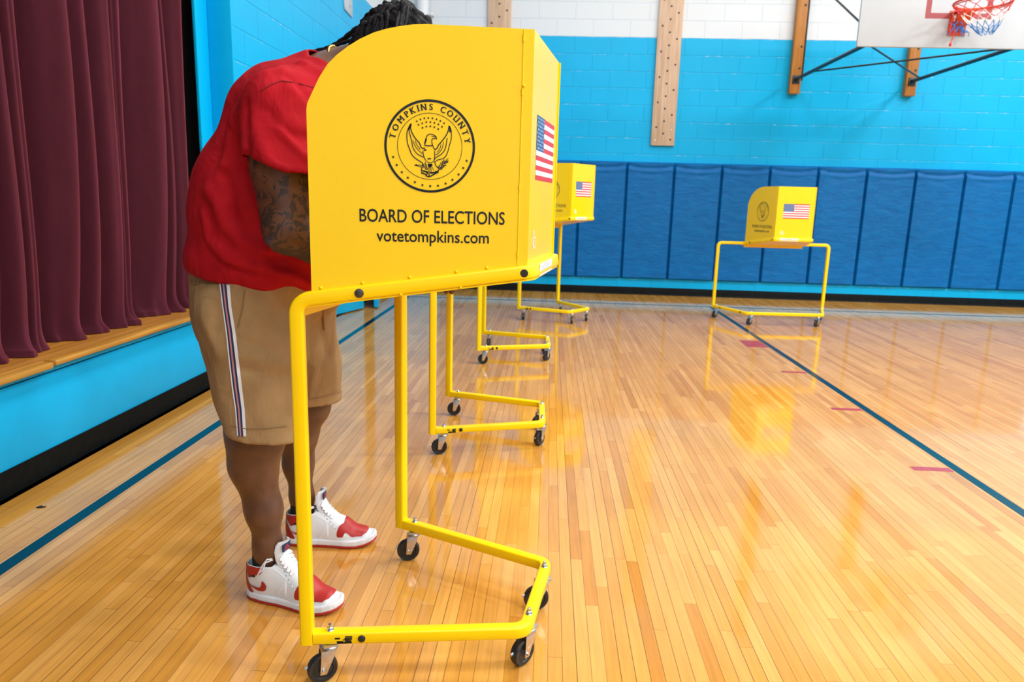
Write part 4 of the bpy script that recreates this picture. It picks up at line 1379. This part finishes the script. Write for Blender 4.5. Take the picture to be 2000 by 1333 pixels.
def build_body():
    cut = .412
    def coarse(P):
        d = body_sdf(P)
        low = (P[:, 2] < 1.22) & (P[:, 2] > .9)
        return np.where(low, np.maximum(d, P[:, 0] - cut - .004), d)
    def kc(c): return ~((np.abs(c[:, 0] - cut - .004) < .003) & (c[:, 2] < 1.22) & (c[:, 2] > .9))
    V1, F1 = surface_net(coarse, (-.36, -.40, .02), (.52, .40, 1.70), .0085, kc)
    def fine(P): return np.maximum(body_full(P), cut - P[:, 0])
    V2, F2 = surface_net(fine, (cut - .012, -.21, .93), (.60, .17, 1.11), .0034, lambda c: c[:, 0] > cut + .0012)
    Vt = np.concatenate([V1, V2]); Fc = np.concatenate([F1, F2 + len(V1)])
    return net_obj('body', Vt, Fc, M['skin'], person)
build_body()
eb = MB()
for s in (-1, 1):
    c = head_world((.078, s * .033, .005)); eb.ball(c, .0118, 10)
    c2 = head_world((.0872, s * .033, .003)); eb.ball(c2, .0052, 8, 1)
eb.build('eyes', [M['eye'], M['black_print']], person)

# ---- red t-shirt
def sleeve(P, s):
    h = tuple(SH[s][i] * .42 + EL[s][i] * .58 for i in range(3))
    return chain(P, [((SH[s][0], SH[s][1], SH[s][2]), .098), ((h[0], h[1] + s * .006, h[2]), .100), ((EL[s][0], EL[s][1], EL[s][2] + .06), .104)], .03)
def cuff(P, s):
    c = np.array([.205, s * .28, 1.262], f32); n = np.array([-.24, s * .10, -1.0], f32); n /= np.linalg.norm(n)
    return (P - c) @ n
def trunk(P):
    # the cloth hangs a little off the belly and the small of the back
    return smin(torso(P, 0.0), rc(P, (-.06, 0, .98), (-.045, 0, .93), .184, .188, 1.08), .03)
def shirt_raw(P):
    d = trunk(P)
    for s in (-1, 1):
        d = smin(d, np.maximum(sleeve(P, s), cuff(P, s)), .012)
    return d

def march(fn, px, py, far=3.2):
    """where the camera's view through a photo point meets fn = 0 (body frame)"""
    dv = px_ray(px, py); dv.normalize()
    o = V(0, 0, CAM_H) - BO
    o = np.array([o.dot(FA), o.dot(LA), o.z]); d = np.array([dv.dot(FA), dv.dot(LA), dv.z])
    t = 1.2
    for _ in range(160):
        v = float(fn((o + d * t).astype(f32)[None])[0])
        if v < .0004: break
        t += max(v * .8, .0004)
        if t > far: return None
    return o + d * t

FOLDS = []
def fold(pts, amp, wid):
    q = [march(shirt_raw, *p) for p in pts]
    q = [p for p in q if p is not None]
    if len(q) > 1: FOLDS.append((q, amp, wid))
fold([(408, 372), (425, 400), (440, 440), (470, 470), (520, 490)], .014, .016)
fold([(398, 420), (410, 470), (440, 500), (500, 520), (560, 535), (604, 552)], .014, .014)
fold([(395, 440), (402, 485), (432, 515), (490, 533)], -.010, .010)
fold([(482, 205), (480, 250), (482, 300), (488, 330)], -.016, .010)
fold([(488, 210), (500, 260), (520, 300), (560, 340)], .006, .014)
fold([(545, 250), (565, 275), (590, 300), (603, 310)], .009, .010)
fold([(520, 215), (545, 245), (575, 265), (603, 272)], -.006, .010)
fold([(505, 290), (530, 318), (560, 330), (600, 345)], .006, .010)
fold([(560, 150), (580, 165), (604, 190)], -.010, .010)
fold([(545, 130), (560, 150), (570, 175)], .007, .012)
fold([(590, 120), (610, 135), (640, 150)], .008, .010)
fold([(455, 230), (450, 270), (440, 320)], .010, .018)
fold([(440, 340), (450, 380), (455, 420)], -.008, .014)
fold([(520, 500), (560, 510), (604, 530)], -.012, .010)
fold([(530, 530), (570, 540), (604, 560)], .010, .010)
fold([(540, 520), (575, 528), (604, 544)], -.010, .008)

def seg_dist(P, q):
    d = None
    for a, b in zip(q[:-1], q[1:]):
        e = rc(P, a, b, 0, 0); d = e if d is None else np.minimum(d, e)
    return d

def shirt_sdf(P):
    d = shirt_raw(P)
    near = np.abs(d) < .06
    if near.any():
        Q = P[near]; e = np.zeros(len(Q), f32)
        for q, amp, wid in FOLDS:
            e += 1.45 * amp * np.exp(-(seg_dist(Q, q) / wid) ** 2)
        # soft creases everywhere
        e += .0022 * np.sin(38 * Q[:, 0] + 21 * Q[:, 2] + 2.5 * np.sin(17 * Q[:, 1] + 9 * Q[:, 2])) + .0016 * np.sin(55 * Q[:, 2] - 34 * Q[:, 0] + 3 * np.sin(23 * Q[:, 1]))
        d = d.copy(); d[near] -= e
    return d
NKN = np.array([.70, 0, .714], f32); NKO = 1.252
def hem(P): return .956 - .15 * P[:, 0] + .004 * np.sin(9 * P[:, 1] + 1) - P[:, 2]
def shirt_cut(P):
    d = shirt_sdf(P)
    d = np.maximum(d, hem(P))
    col = P @ NKN - NKO
    d = np.where((np.abs(P[:, 1]) < .14) & (P[:, 2] > 1.40), np.maximum(d, col), d)
    return d
def shirt_keep(c):
    e = .0045
    k = hem(c) < -e
    col = c @ NKN - NKO
    k &= ~((np.abs(c[:, 1]) < .14) & (c[:, 2] > 1.40) & (col > -e))
    for s in (-1, 1):
        k &= ~((cuff(c, s) > -.0062) & (sleeve(c, s) < -.006) & (trunk(c) > .012))
    return k
Vt, Fc = surface_net(shirt_cut, (-.36, -.43, .925), (.46, .43, 1.62), .0075, shirt_keep)
Vt = relax_border(Vt, Fc, 4)
shirt = net_obj('t_shirt', Vt, Fc, M['shirt'], person, .004)

def seam(name, fn, pts, r, mat, parent, off=.0005):
    q = [march(fn, *p) for p in pts]
    q = [p for p in q if p is not None]
    if len(q) > 1:
        MB().tube([tuple(p) for p in q], r, 5).build(name, mat, parent)
def dense(pts, n=6):
    out = []
    for a, b in zip(pts[:-1], pts[1:]):
        for i in range(n): out.append((a[0] + (b[0] - a[0]) * i / n, a[1] + (b[1] - a[1]) * i / n))
    return out + [pts[-1]]
seam('shoulder_seam', shirt_sdf, dense([(508, 178), (530, 165), (550, 158), (575, 161), (598, 167), (615, 172)]), .0016, M['shirt_seam'], shirt)

# ---- khaki shorts
def shorts_raw(P):
    d = rc(P, (-.085, 0, .86), (-.062, 0, 1.03), .175, .176, 1.09)
    d = smin(d, ell(P, (.02, 0, .95), (.185, .195, .13)), .05)
    for s, a, b in ((-1, (-.028, -.098, .86), (.056, -.182, .50)), (1, (-.045, .108, .86), (-.008, .198, .49))):
        d = smin(d, rc(P, a, b, .158, .101 if s < 0 else .104), .025)
    return d
def shorts_sdf(P):
    d = shorts_raw(P)
    e = .003 * np.sin(26 * P[:, 2] + 16 * P[:, 0] + 2.2 * np.sin(11 * P[:, 1])) + .002 * np.sin(44 * P[:, 0] - 27 * P[:, 2] + 14 * P[:, 1])
    for q, amp, wid in SFOLDS: e = e + amp * np.exp(-(seg_dist(P, q) / wid) ** 2)
    return d - e.astype(f32)
SFOLDS = []
for pts, amp, wid in (([(468, 690), (500, 700), (545, 715)], .007, .012), ([(465, 660), (500, 672), (540, 690)], -.006, .010), ([(470, 720), (520, 735), (560, 735)], -.006, .012),
                      ([(640, 690), (628, 640), (634, 600)], -.008, .012), ([(600, 690), (615, 720), (598, 790)], .006, .014), ([(400, 600), (410, 650), (425, 690)], .006, .018),
                      ([(425, 560), (430, 600), (420, 650)], -.005, .014), ([(655, 650), (650, 700), (655, 760)], .005, .014)):
    q = [march(shorts_raw, *p) for p in pts]; q = [p for p in q if p is not None]
    if len(q) > 1: SFOLDS.append((q, amp, wid))
def shem(P): return .535 - .03 * np.clip(P[:, 1], -.3, .3) - .10 * np.clip(P[:, 0], -.1, .2) * (P[:, 1] < 0) - P[:, 2]
def shorts_cut(P): return np.maximum(np.maximum(shorts_sdf(P), shem(P)), P[:, 2] - 1.035)
Vt, Fc = surface_net(shorts_cut, (-.32, -.34, .49), (.28, .34, 1.06), .0075, lambda c: (shem(c) < -.0045) & (c[:, 2] < 1.030))
Vt = relax_border(Vt, Fc, 4)
shorts = net_obj('shorts', Vt, Fc, M['khaki'], person, .005)

def strip(name, edges, cols, fn, lift, parent, n=60):
    """tape lying on the cloth; edges: photo polylines of its borders"""
    mb = MB(); k = len(edges)
    def at(pl, t):
        x = t * (len(pl) - 1); i = min(int(x), len(pl) - 2); u = x - i
        return (pl[i][0] * (1 - u) + pl[i + 1][0] * u, pl[i][1] * (1 - u) + pl[i + 1][1] * u)
    pts = []
    for i in range(n + 1):
        row = []
        for e in edges:
            p = march(fn, *at(e, i / n))
            row.append(p)
        pts.append(row)
    lf = lambda P: fn(P) - lift
    idx = {}; vs = []
    for i, row in enumerate(pts):
        for j, p in enumerate(row):
            if p is None: continue
            idx[(i, j)] = len(vs); vs.append(tuple(p))
    for i in range(n):
        for j in range(k - 1):
            q = [(i, j), (i, j + 1), (i + 1, j + 1), (i + 1, j)]
            if all(a in idx for a in q): mb.add([vs[idx[a]] for a in q], [(0, 1, 2, 3)], cols[j])
    o = mb.build(name, [M['tape_white'], M['navy'], M['tape_pink'], M['khaki_seam']], parent, smooth=180, merge=.0001)
    return o
lift = lambda P: shorts_sdf(P) - .0022
c0 = [(428, 553), (434, 600), (441, 650), (446, 700), (453, 760), (459, 800), (463, 852)]
c1 = [(449, 558), (452, 600), (460, 650), (466, 700), (473, 760), (478, 800), (481, 853)]
fr = [0, .13, .30, .47, .68, 1.0]
edges = [[(a[0] * (1 - t) + b[0] * t, a[1] * (1 - t) + b[1] * t) for a, b in zip(c0, c1)] for t in fr]
strip('side_stripe', edges, [0, 1, 2, 1, 0], lift, 0, shorts)
for nm, pl in (('pocket_seam', [(478, 566), (474, 600), (464, 640)]), ('back_pocket_seam', [(366, 548), (380, 556), (388, 553)]), ('fly_seam', [(632, 598), (632, 630), (633, 645)])):
    seam(nm, lift, dense(pl), .0018 if nm != 'fly_seam' else .0028, M['khaki_seam'], shorts)
seam('hem_stitch', lift, dense([(449, 832), (480, 838), (520, 838), (560, 833)]), .0010, M['khaki_seam'], shorts)
seam('hem_stitch', lift, dense([(598, 782), (630, 776), (668, 765)]), .0010, M['khaki_seam'], shorts)

# ---- shoes: white high-top sneakers with red panels
def shoe_outline(x):
    # half width of the sole along its length (0 heel, .32 toe)
    xs = [0, .012, .03, .07, .12, .17, .215, .25, .28, .30, .312, .32]
    ws = [0.004, .026, .035, .039, .038, .044, .052, .053, .047, .037, .025, .004]
    return np.interp(x, xs, ws)
def shoe_mid(x): return np.interp(x, [0, .1, .2, .32], [0, -.002, .002, .006])
def sole_sdf(P, z0, z1, grow):
    x = P[:, 0]; y = P[:, 1] - shoe_mid(x)
    w = shoe_outline(np.clip(x, 0, .32)) + grow
    d = np.maximum(np.abs(y) - w, np.maximum(-x - grow, x - .32 - grow)) * .8
    spring = .016 * np.clip((x - .23) / .09, 0, 1) ** 2
    z = P[:, 2] - spring
    return smax(smax(d, z0 - z, .004), z - z1, .006)
def upper_sdf(P):
    d = rc(P, (.054, 0, .05), (.066, 0, .155), .049, .055, .90)
    d = smin(d, rc(P, (.075, 0, .060), (.19, 0, .044), .052, .042, .95), .03)
    d = smin(d, rc(P, (.19, .002, .038), (.272, .005, .030), .041, .030, 1.28), .03)
    d = smin(d, rc(P, (.095, 0, .115), (.205, 0, .068), .036, .026, .95), .03)
    d = smax(d, .020 - P[:, 2], .004)
    x = P[:, 0]; y = P[:, 1] - shoe_mid(x)
    w = shoe_outline(np.clip(x, 0, .32)) - .002 + .009 * np.clip((P[:, 2] - .035) / .06, 0, 1) * (x < .16)
    return smax(d, np.maximum(np.abs(y) - w, np.maximum(.002 - x, x - .318)) * .8, .012)
def collar_top(P): return P[:, 2] - (.120 + .07 * P[:, 0] - .10 * np.clip(.03 - P[:, 0], 0, 1))
def shoe_upper(P): return np.maximum(upper_sdf(P), np.where(P[:, 0] < .135, collar_top(P), -1))

def in_poly(x, z, poly):
    r = np.zeros(len(x), bool); n = len(poly)
    for i in range(n):
        x0, z0 = poly[i]; x1, z1 = poly[(i + 1) % n]
        c = ((z0 > z) != (z1 > z)) & (x < (x1 - x0) * (z - z0) / ((z1 - z0) + 1e-12) + x0)
        r ^= c
    return r
SW = [(.030, .064), (.042, .0575), (.055, .0545), (.068, .0535), (.076, .059), (.080, .068), (.083, .082), (.092, .075), (.0965, .066), (.095, .056), (.089, .048), (.079, .0435), (.062, .044), (.048, .049), (.036, .057)]
HEEL = [(-.01, .030), (.046, .030), (.038, .050), (.028, .068), (.018, .086), (.010, .096), (-.01, .098)]
COLL = [(-.01, .106), (.010, .104), (.022, .094), (.034, .078), (.044, .088), (.056, .095), (.076, .098), (.086, .110), (.084, .135), (.05, .16), (-.01, .16)]
TOE = [(.214, -.026), (.200, -.036), (.186, -.050), (.205, -.050), (.222, -.041), (.250, -.040), (.275, -.033), (.290, -.018), (.294, .004), (.290, .024), (.275, .038), (.250, .044), (.222, .045), (.205, .054), (.186, .054), (.200, .040), (.214, .030)]
SADDLE = [(.198, .030), (.212, .030), (.206, .046), (.200, .060), (.196, .056)]

def make_shoe():
    t = empty('shoe')
    h = .0028
    lo, hi = (-.01, -.068, 0), (.33, .072, .21)
    def bare(name, fn, mat, lo, hi, keep=None, parent=t, hh=h, thick=0):
        a, b = surface_net(fn, lo, hi, hh, keep)
        if keep is not None: a = relax_border(a, b, 8)
        return net_obj(name, a, b, mat, parent, thick)
    bare('outsole', lambda P: sole_sdf(P, .001, .011, .0002), M['shoe_red'], (-.008, -.07, -.004), (.33, .075, .05))
    bare('midsole', lambda P: sole_sdf(P, .009, .030, .0002), M['sole_white'], (-.008, -.07, 0), (.33, .075, .07))
    up = bare('upper', shoe_upper, M['shoe_white'], lo, (.33, .072, .175), lambda c: ~((c[:, 0] < .112) & (collar_top(c) > -.0022)), thick=.0025)
    off = lambda g: (lambda P: shoe_upper(P) - g)
    side = lambda poly: (lambda c: in_poly(c[:, 0], c[:, 2], poly) & (np.abs(c[:, 1]) > .012) & (collar_top(c) < -.001))
    for sg in (-1, 1):
        bare('swoosh_mark', off(.0022), M['shoe_red'], lo, (.2, .072, .12), lambda c: in_poly(c[:, 0], c[:, 2], SW) & (c[:, 1] * sg > .012), up, .0018)
    bare('heel_panel', off(.0016), M['shoe_red'], lo, (.06, .072, .13), lambda c: in_poly(c[:, 0], c[:, 2], HEEL), up, .002)
    bare('collar_panel', off(.0016), M['shoe_red'], lo, (.1, .072, .17), lambda c: in_poly(c[:, 0], c[:, 2], COLL) & (collar_top(c) < -.003), up, .002)
    bare('toe_panel', off(.0014), M['shoe_red'], (.19, -.068, .02), (.33, .072, .12), lambda c: in_poly(c[:, 0], c[:, 1], TOE) & (c[:, 2] > .042), up, .002)
    bare('collar_lining', off(.0017), M['black_rubber'], lo, (.1, .072, .13), lambda c: in_poly(c[:, 0], c[:, 2], [(.036, .084), (.060, .088), (.064, .098), (.042, .091)]) & (np.abs(c[:, 1]) > .01), up, .002)
    # stitched panel edges
    for y in (-1, 1):
        for pl in ([(.118, .118), (.150, .098), (.180, .078), (.204, .060), (.212, .048), (.230, .044)], [(.128, .036), (.140, .060), (.150, .078)]):
            q = []
            for x, z in dense(pl, 5):
                o = np.array([x, y * .12, z]); d = np.array([0, -y, 0]); tt = 0
                for _ in range(80):
                    v = float(shoe_upper((o + d * tt).astype(f32)[None])[0])
                    if v < .0003 or tt > .13: break
                    tt += max(v * .7, .0003)
                if tt < .12: q.append(tuple(o + d * tt))
            if len(q) > 2: MB().tube(q, .0012, 5).build('stitching', M['sole_white'], up)
    # tongue
    tg = MB()
    rows = [(.202, .072, .020), (.170, .096, .024), (.146, .120, .026), (.134, .146, .028), (.130, .172, .028), (.134, .192, .026), (.139, .201, .020)]
    vs = []; W = 9
    for side_ in (0, 1):
        for (x, z, w) in rows:
            for j in range(W):
                u = -1 + 2 * j / (W - 1)
                th = .011 * (1 - .5 * abs(u) ** 3)
                bow = -.014 * u * u
                nx, nz = (.75, .66) if z < .14 else (.95, .2)
                k = bow + (th if side_ == 0 else 0)
                vs.append((x + nx * k, u * w, z + nz * k))
    n = len(rows); fs = []
    for side_ in (0, 1):
        b = side_ * n * W
        for i in range(n - 1):
            for j in range(W - 1):
                a = b + i * W + j; q = (a, a + 1, a + 1 + W, a + W)
                fs.append(q if side_ == 0 else q[::-1])
    for i in range(n - 1):
        for j in (0, W - 1):
            a = i * W + j; fs.append((a, a + W, a + W + n * W, a + n * W))
    for j in range(W - 1):
        for i in (0, n - 1):
            a = i * W + j; fs.append((a, a + 1, a + 1 + n * W, a + n * W))
    tgo = tg.add(vs, fs).build('tongue', M['shoe_white'], t, smooth=60)
    lb = MB(); lb.box((.1420, -.024, .172), (.1455, .010, .194)); lb.build('tongue_label', M['navy'], tgo)
    lb = MB()
    for i in range(3): lb.box((.1456, -.020 + .003 * i, .177 + .005 * i), (.1462, .006 - .003 * i, .179 + .005 * i))
    lb.build('label_mark', M['flag_red'], tgo)
    # laces across the throat, one loose end each side, eyelets
    lc = MB()
    ys = []
    for i in range(8):
        u = i / 7 * 6
        k = min(int(u), 5); f = u - k
        xs = [.204, .190, .177, .165, .154, .145, .139]; zs = [.078, .088, .099, .110, .122, .135, .148]
        ys.append((xs[k] * (1 - f) + xs[k + 1] * f, zs[k] * (1 - f) + zs[k + 1] * f, .025 + .0008 * u))
    def lace(p, q, up_=.030):
        a = Vector(p); b = Vector(q); m = (a + b) / 2 + V(.006, 0, up_)
        pts = []
        for i in range(9):
            s = i / 8
            pts.append(a * (1 - s) ** 2 + m * 2 * s * (1 - s) + b * s * s)
        lc.sweep(pts, [(.0042, .0009), (-.0042, .0009), (-.0042, -.0009), (.0042, -.0009)], side=(.7, 0, -.5))
    for i, (x, z, w) in enumerate(ys):
        lace((x, -w, z), (x, w, z))
        if i < 7:
            x2, z2, w2 = ys[i + 1]
            lace((x, -w, z), (x2, w2, z2), .036); lace((x, w, z), (x2, -w2, z2), .036)
    for s in (-1, 1):
        lc.tube([(.110, s * .030, .148), (.100, s * .040, .150), (.088, s * .046, .132), (.078, s * .047, .112), (.070, s * .046, .098)], .0024, 6)
        lc.tube([(.112, s * .030, .146), (.096, s * .043, .140), (.090, s * .047, .120), (.074, s * .047, .104)], .0022, 6)
    lc.build('laces', M['lace'], t)
    ey = MB()
    for i, (x, z, w) in enumerate(ys):
        for s in (-1, 1):
            o = np.array([x - .004, s * .12, z - .012]); tt = 0
            for _ in range(80):
                v = float(shoe_upper((o + np.array([0, -s, 0]) * tt).astype(f32)[None])[0])
                if v < .0003 or tt > .13: break
                tt += max(v * .7, .0003)
            if tt < .12: ey.lathe([(.0004, 0), (.0026, 0), (.0022, .0008), (.0004, .0009)], tuple(o + np.array([0, -s, 0]) * (tt - .0003)), (0, s, .3), 10)
    e = ey.build('eyelet', M['plate_grey'], up); e['kind'] = 'stuff'
    return t
shoe = make_shoe()
def place_shoe(o, s):
    (x, y), deg = SHOE[s]
    q = w2b((x, y, 0))
    o.parent = person; o.location = (q[0], q[1], 0)
    o.rotation_euler = (0, 0, R(deg) - math.atan2(FA.y, FA.x))
bpy.context.view_layer.update()
shoe2 = copy_tree(shoe)
place_shoe(shoe, -1); place_shoe(shoe2, 1)
for s in (-1, 1):
    o, dr = w_dir(*SHOE[s])
    A = np.array(LEG[s][6][0]); 
    q = (o[0] + dr[0] * .062, o[1] + dr[1] * .062)
    sk = MB(); L5 = LEG[s][5][0]
    pts = [(q[0], q[1], .05), (q[0], q[1], .09), (q[0] * .7 + L5[0] * .3, q[1] * .7 + L5[1] * .3, .13), (q[0] * .35 + L5[0] * .65, q[1] * .35 + L5[1] * .65, .170)]
    sk.tube(pts, 1, 20, radii=[.033, .0360, .0390, .0400])
    sk.build('sock', M['sock'], person)

# ---- hair: matted cap and long locks
def hair_sdf(P):
    q = head_local(P)
    d = ell(q, (-.018, 0, .032), (.112, .094, .104))
    d = smax(d, -(q @ np.array([-.80, 0, .60], f32) + .010), .02)
    n = .006 * np.sin(95 * q[:, 0] + 3 * np.sin(60 * q[:, 1])) * np.sin(100 * q[:, 1] + 2 * np.sin(70 * q[:, 2])) + .003 * np.sin(210 * q[:, 2] + 170 * q[:, 1]) + .003 * np.sin(190 * q[:, 0] - 150 * q[:, 1])
    return d - n.astype(f32)
Vt, Fc = surface_net(hair_sdf, (.18, -.14, 1.38), (.52, .14, 1.72), .0045)
hair = net_obj('hair', Vt, Fc, M['hair'], person)
lk_ = MB(); rg = random.Random(21)
def lock(pts, r0, r1):
    # smooth path with a knobbly thickness
    P = [Vector(p) for p in pts]
    Q = []
    n = len(P)
    for i in range(n - 1):
        p0 = P[max(i - 1, 0)]; p1 = P[i]; p2 = P[i + 1]; p3 = P[min(i + 2, n - 1)]
        for k in range(6):
            t = k / 6
            Q.append(.5 * ((2 * p1) + (p2 - p0) * t + (2 * p0 - 5 * p1 + 4 * p2 - p3) * t * t + (-p0 + 3 * p1 - 3 * p2 + p3) * t ** 3))
    Q.append(P[-1])
    m = len(Q)
    rad = [(r0 + (r1 - r0) * i / (m - 1)) * (1 + .16 * math.sin(i * 2.1 + r0 * 900)) for i in range(m)]
    lk_.tube([tuple(p) for p in Q], 1, 7, radii=rad)
def onb(px, py, b):
    """point of the view through px,py in the upright plane b of the body frame"""
    dv = px_ray(px, py); o = V(0, 0, CAM_H) - BO
    k = (b - o.dot(LA)) / dv.dot(LA)
    p = o + dv * k
    return (p.dot(FA), b, p.z)
for pts, b, r0, r1 in (([(752, 30), (722, 44), (696, 56), (668, 78), (642, 93), (612, 101), (585, 112)], .02, .0072, .005),
                       ([(748, 40), (720, 52), (692, 64), (664, 84), (636, 96), (604, 105)], .035, .006, .0045),
                       ([(735, 52), (712, 70), (690, 78), (664, 86), (640, 97), (618, 104)], .0, .0055, .004),
                       ([(722, 62), (706, 78), (690, 88), (672, 98), (660, 106)], -.02, .006, .004),
                       ([(716, 45), (700, 60), (690, 76), (684, 92), (690, 108)], -.04, .007, .005),
                       ([(724, 48), (708, 64), (698, 82), (694, 100), (700, 118)], -.055, .008, .006),
                       ([(705, 66), (694, 76), (686, 90), (676, 104)], -.03, .005, .004)):
    lock([onb(x, y, b) for x, y in pts], r0, r1)
for i in range(64):
    th = rg.uniform(-2.4, 2.4); ph = rg.uniform(.15, 1.15)
    # start on the scalp, fall to the sides of the head
    d = Vector((-.35 * math.cos(ph) - .25, math.sin(th), math.cos(th) * .9 + .25)).normalized()
    s0 = Vector((-.018 + d.x * .105, d.y * .088, .032 + d.z * .098))
    p = Vector(head_world(s0)); sgn = 1 if d.y > 0 else -1
    out = V(-.02 if rg.random() < .5 else .012, sgn * rg.uniform(.010, .022), 0)
    ln = rg.uniform(.12, .22)
    pts = [p]
    q = p + out * .8 + V(0, 0, .006)
    pts.append(q)
    yy = sgn * max(abs(q.y), .098 + rg.uniform(0, .022))
    for k in range(1, 4):
        pts.append(V(q.x + out.x * k * .4 + .006 * math.sin(i + k), q.y + (yy - q.y) * min(1, k * .6), q.z - ln * k / 3))
    lock(pts, rg.uniform(.006, .0085), .0045)
lo = lk_.build('locks', M['hair'], hair, smooth=180); lo['kind'] = 'stuff'

# ---- gold chain
ch = MB(); c0_ = np.array([.240, 0, 1.531]); ax = np.array([.125, 0, .068]); ax /= np.linalg.norm(ax)
up_ = np.array([-ax[2], 0, ax[0]])
for i in range(58):
    a = 2 * PI * i / 58
    p = c0_ + up_ * .0815 * math.cos(a) + np.array([0, 1, 0]) * .0815 * math.sin(a) + ax * .004 * math.sin(a * 2)
    ch.ball(tuple(p), .0052, 5)
ch.build('necklace', M['gold'], person)['kind'] = 'stuff'

# -------------------------------------------------------------------- lights
def area(name, loc, sx, sy, power, col=(1, 1, 1), rotx=0):
    d = bpy.data.lights.new(name, 'AREA'); d.shape = 'RECTANGLE'; d.size = sx; d.size_y = sy; d.energy = power; d.color = col
    o = bpy.data.objects.new(name, d); COL.objects.link(o); o.location = loc; o.rotation_euler = (rotx, 0, 0)
    return o
for x, kx in ((.8, .55), (4.0, .6), (7.5, 1.4)):
    for y, ky in ((-7.5, .45), (-3.6, 1.0), (.3, 1.0), (4.2, 1.1), (7.2, .35)):
        area('ceiling_light', (x, y, CZ - .12), 1.2, .5, 185 * kx * ky, (1.0, .995, .985))
w = bpy.data.worlds.new('world'); SC.world = w; w.use_nodes = True
w.node_tree.nodes['Background'].inputs[0].default_value = (.8, .88, 1, 1)
w.node_tree.nodes['Background'].inputs[1].default_value = .1

vs = SC.view_settings
SC.display_settings.display_device = 'sRGB'
vs.view_transform = 'Standard'; vs.look = 'None'; vs.gamma = 1.0; vs.exposure = 0.12; vs.use_curve_mapping = False
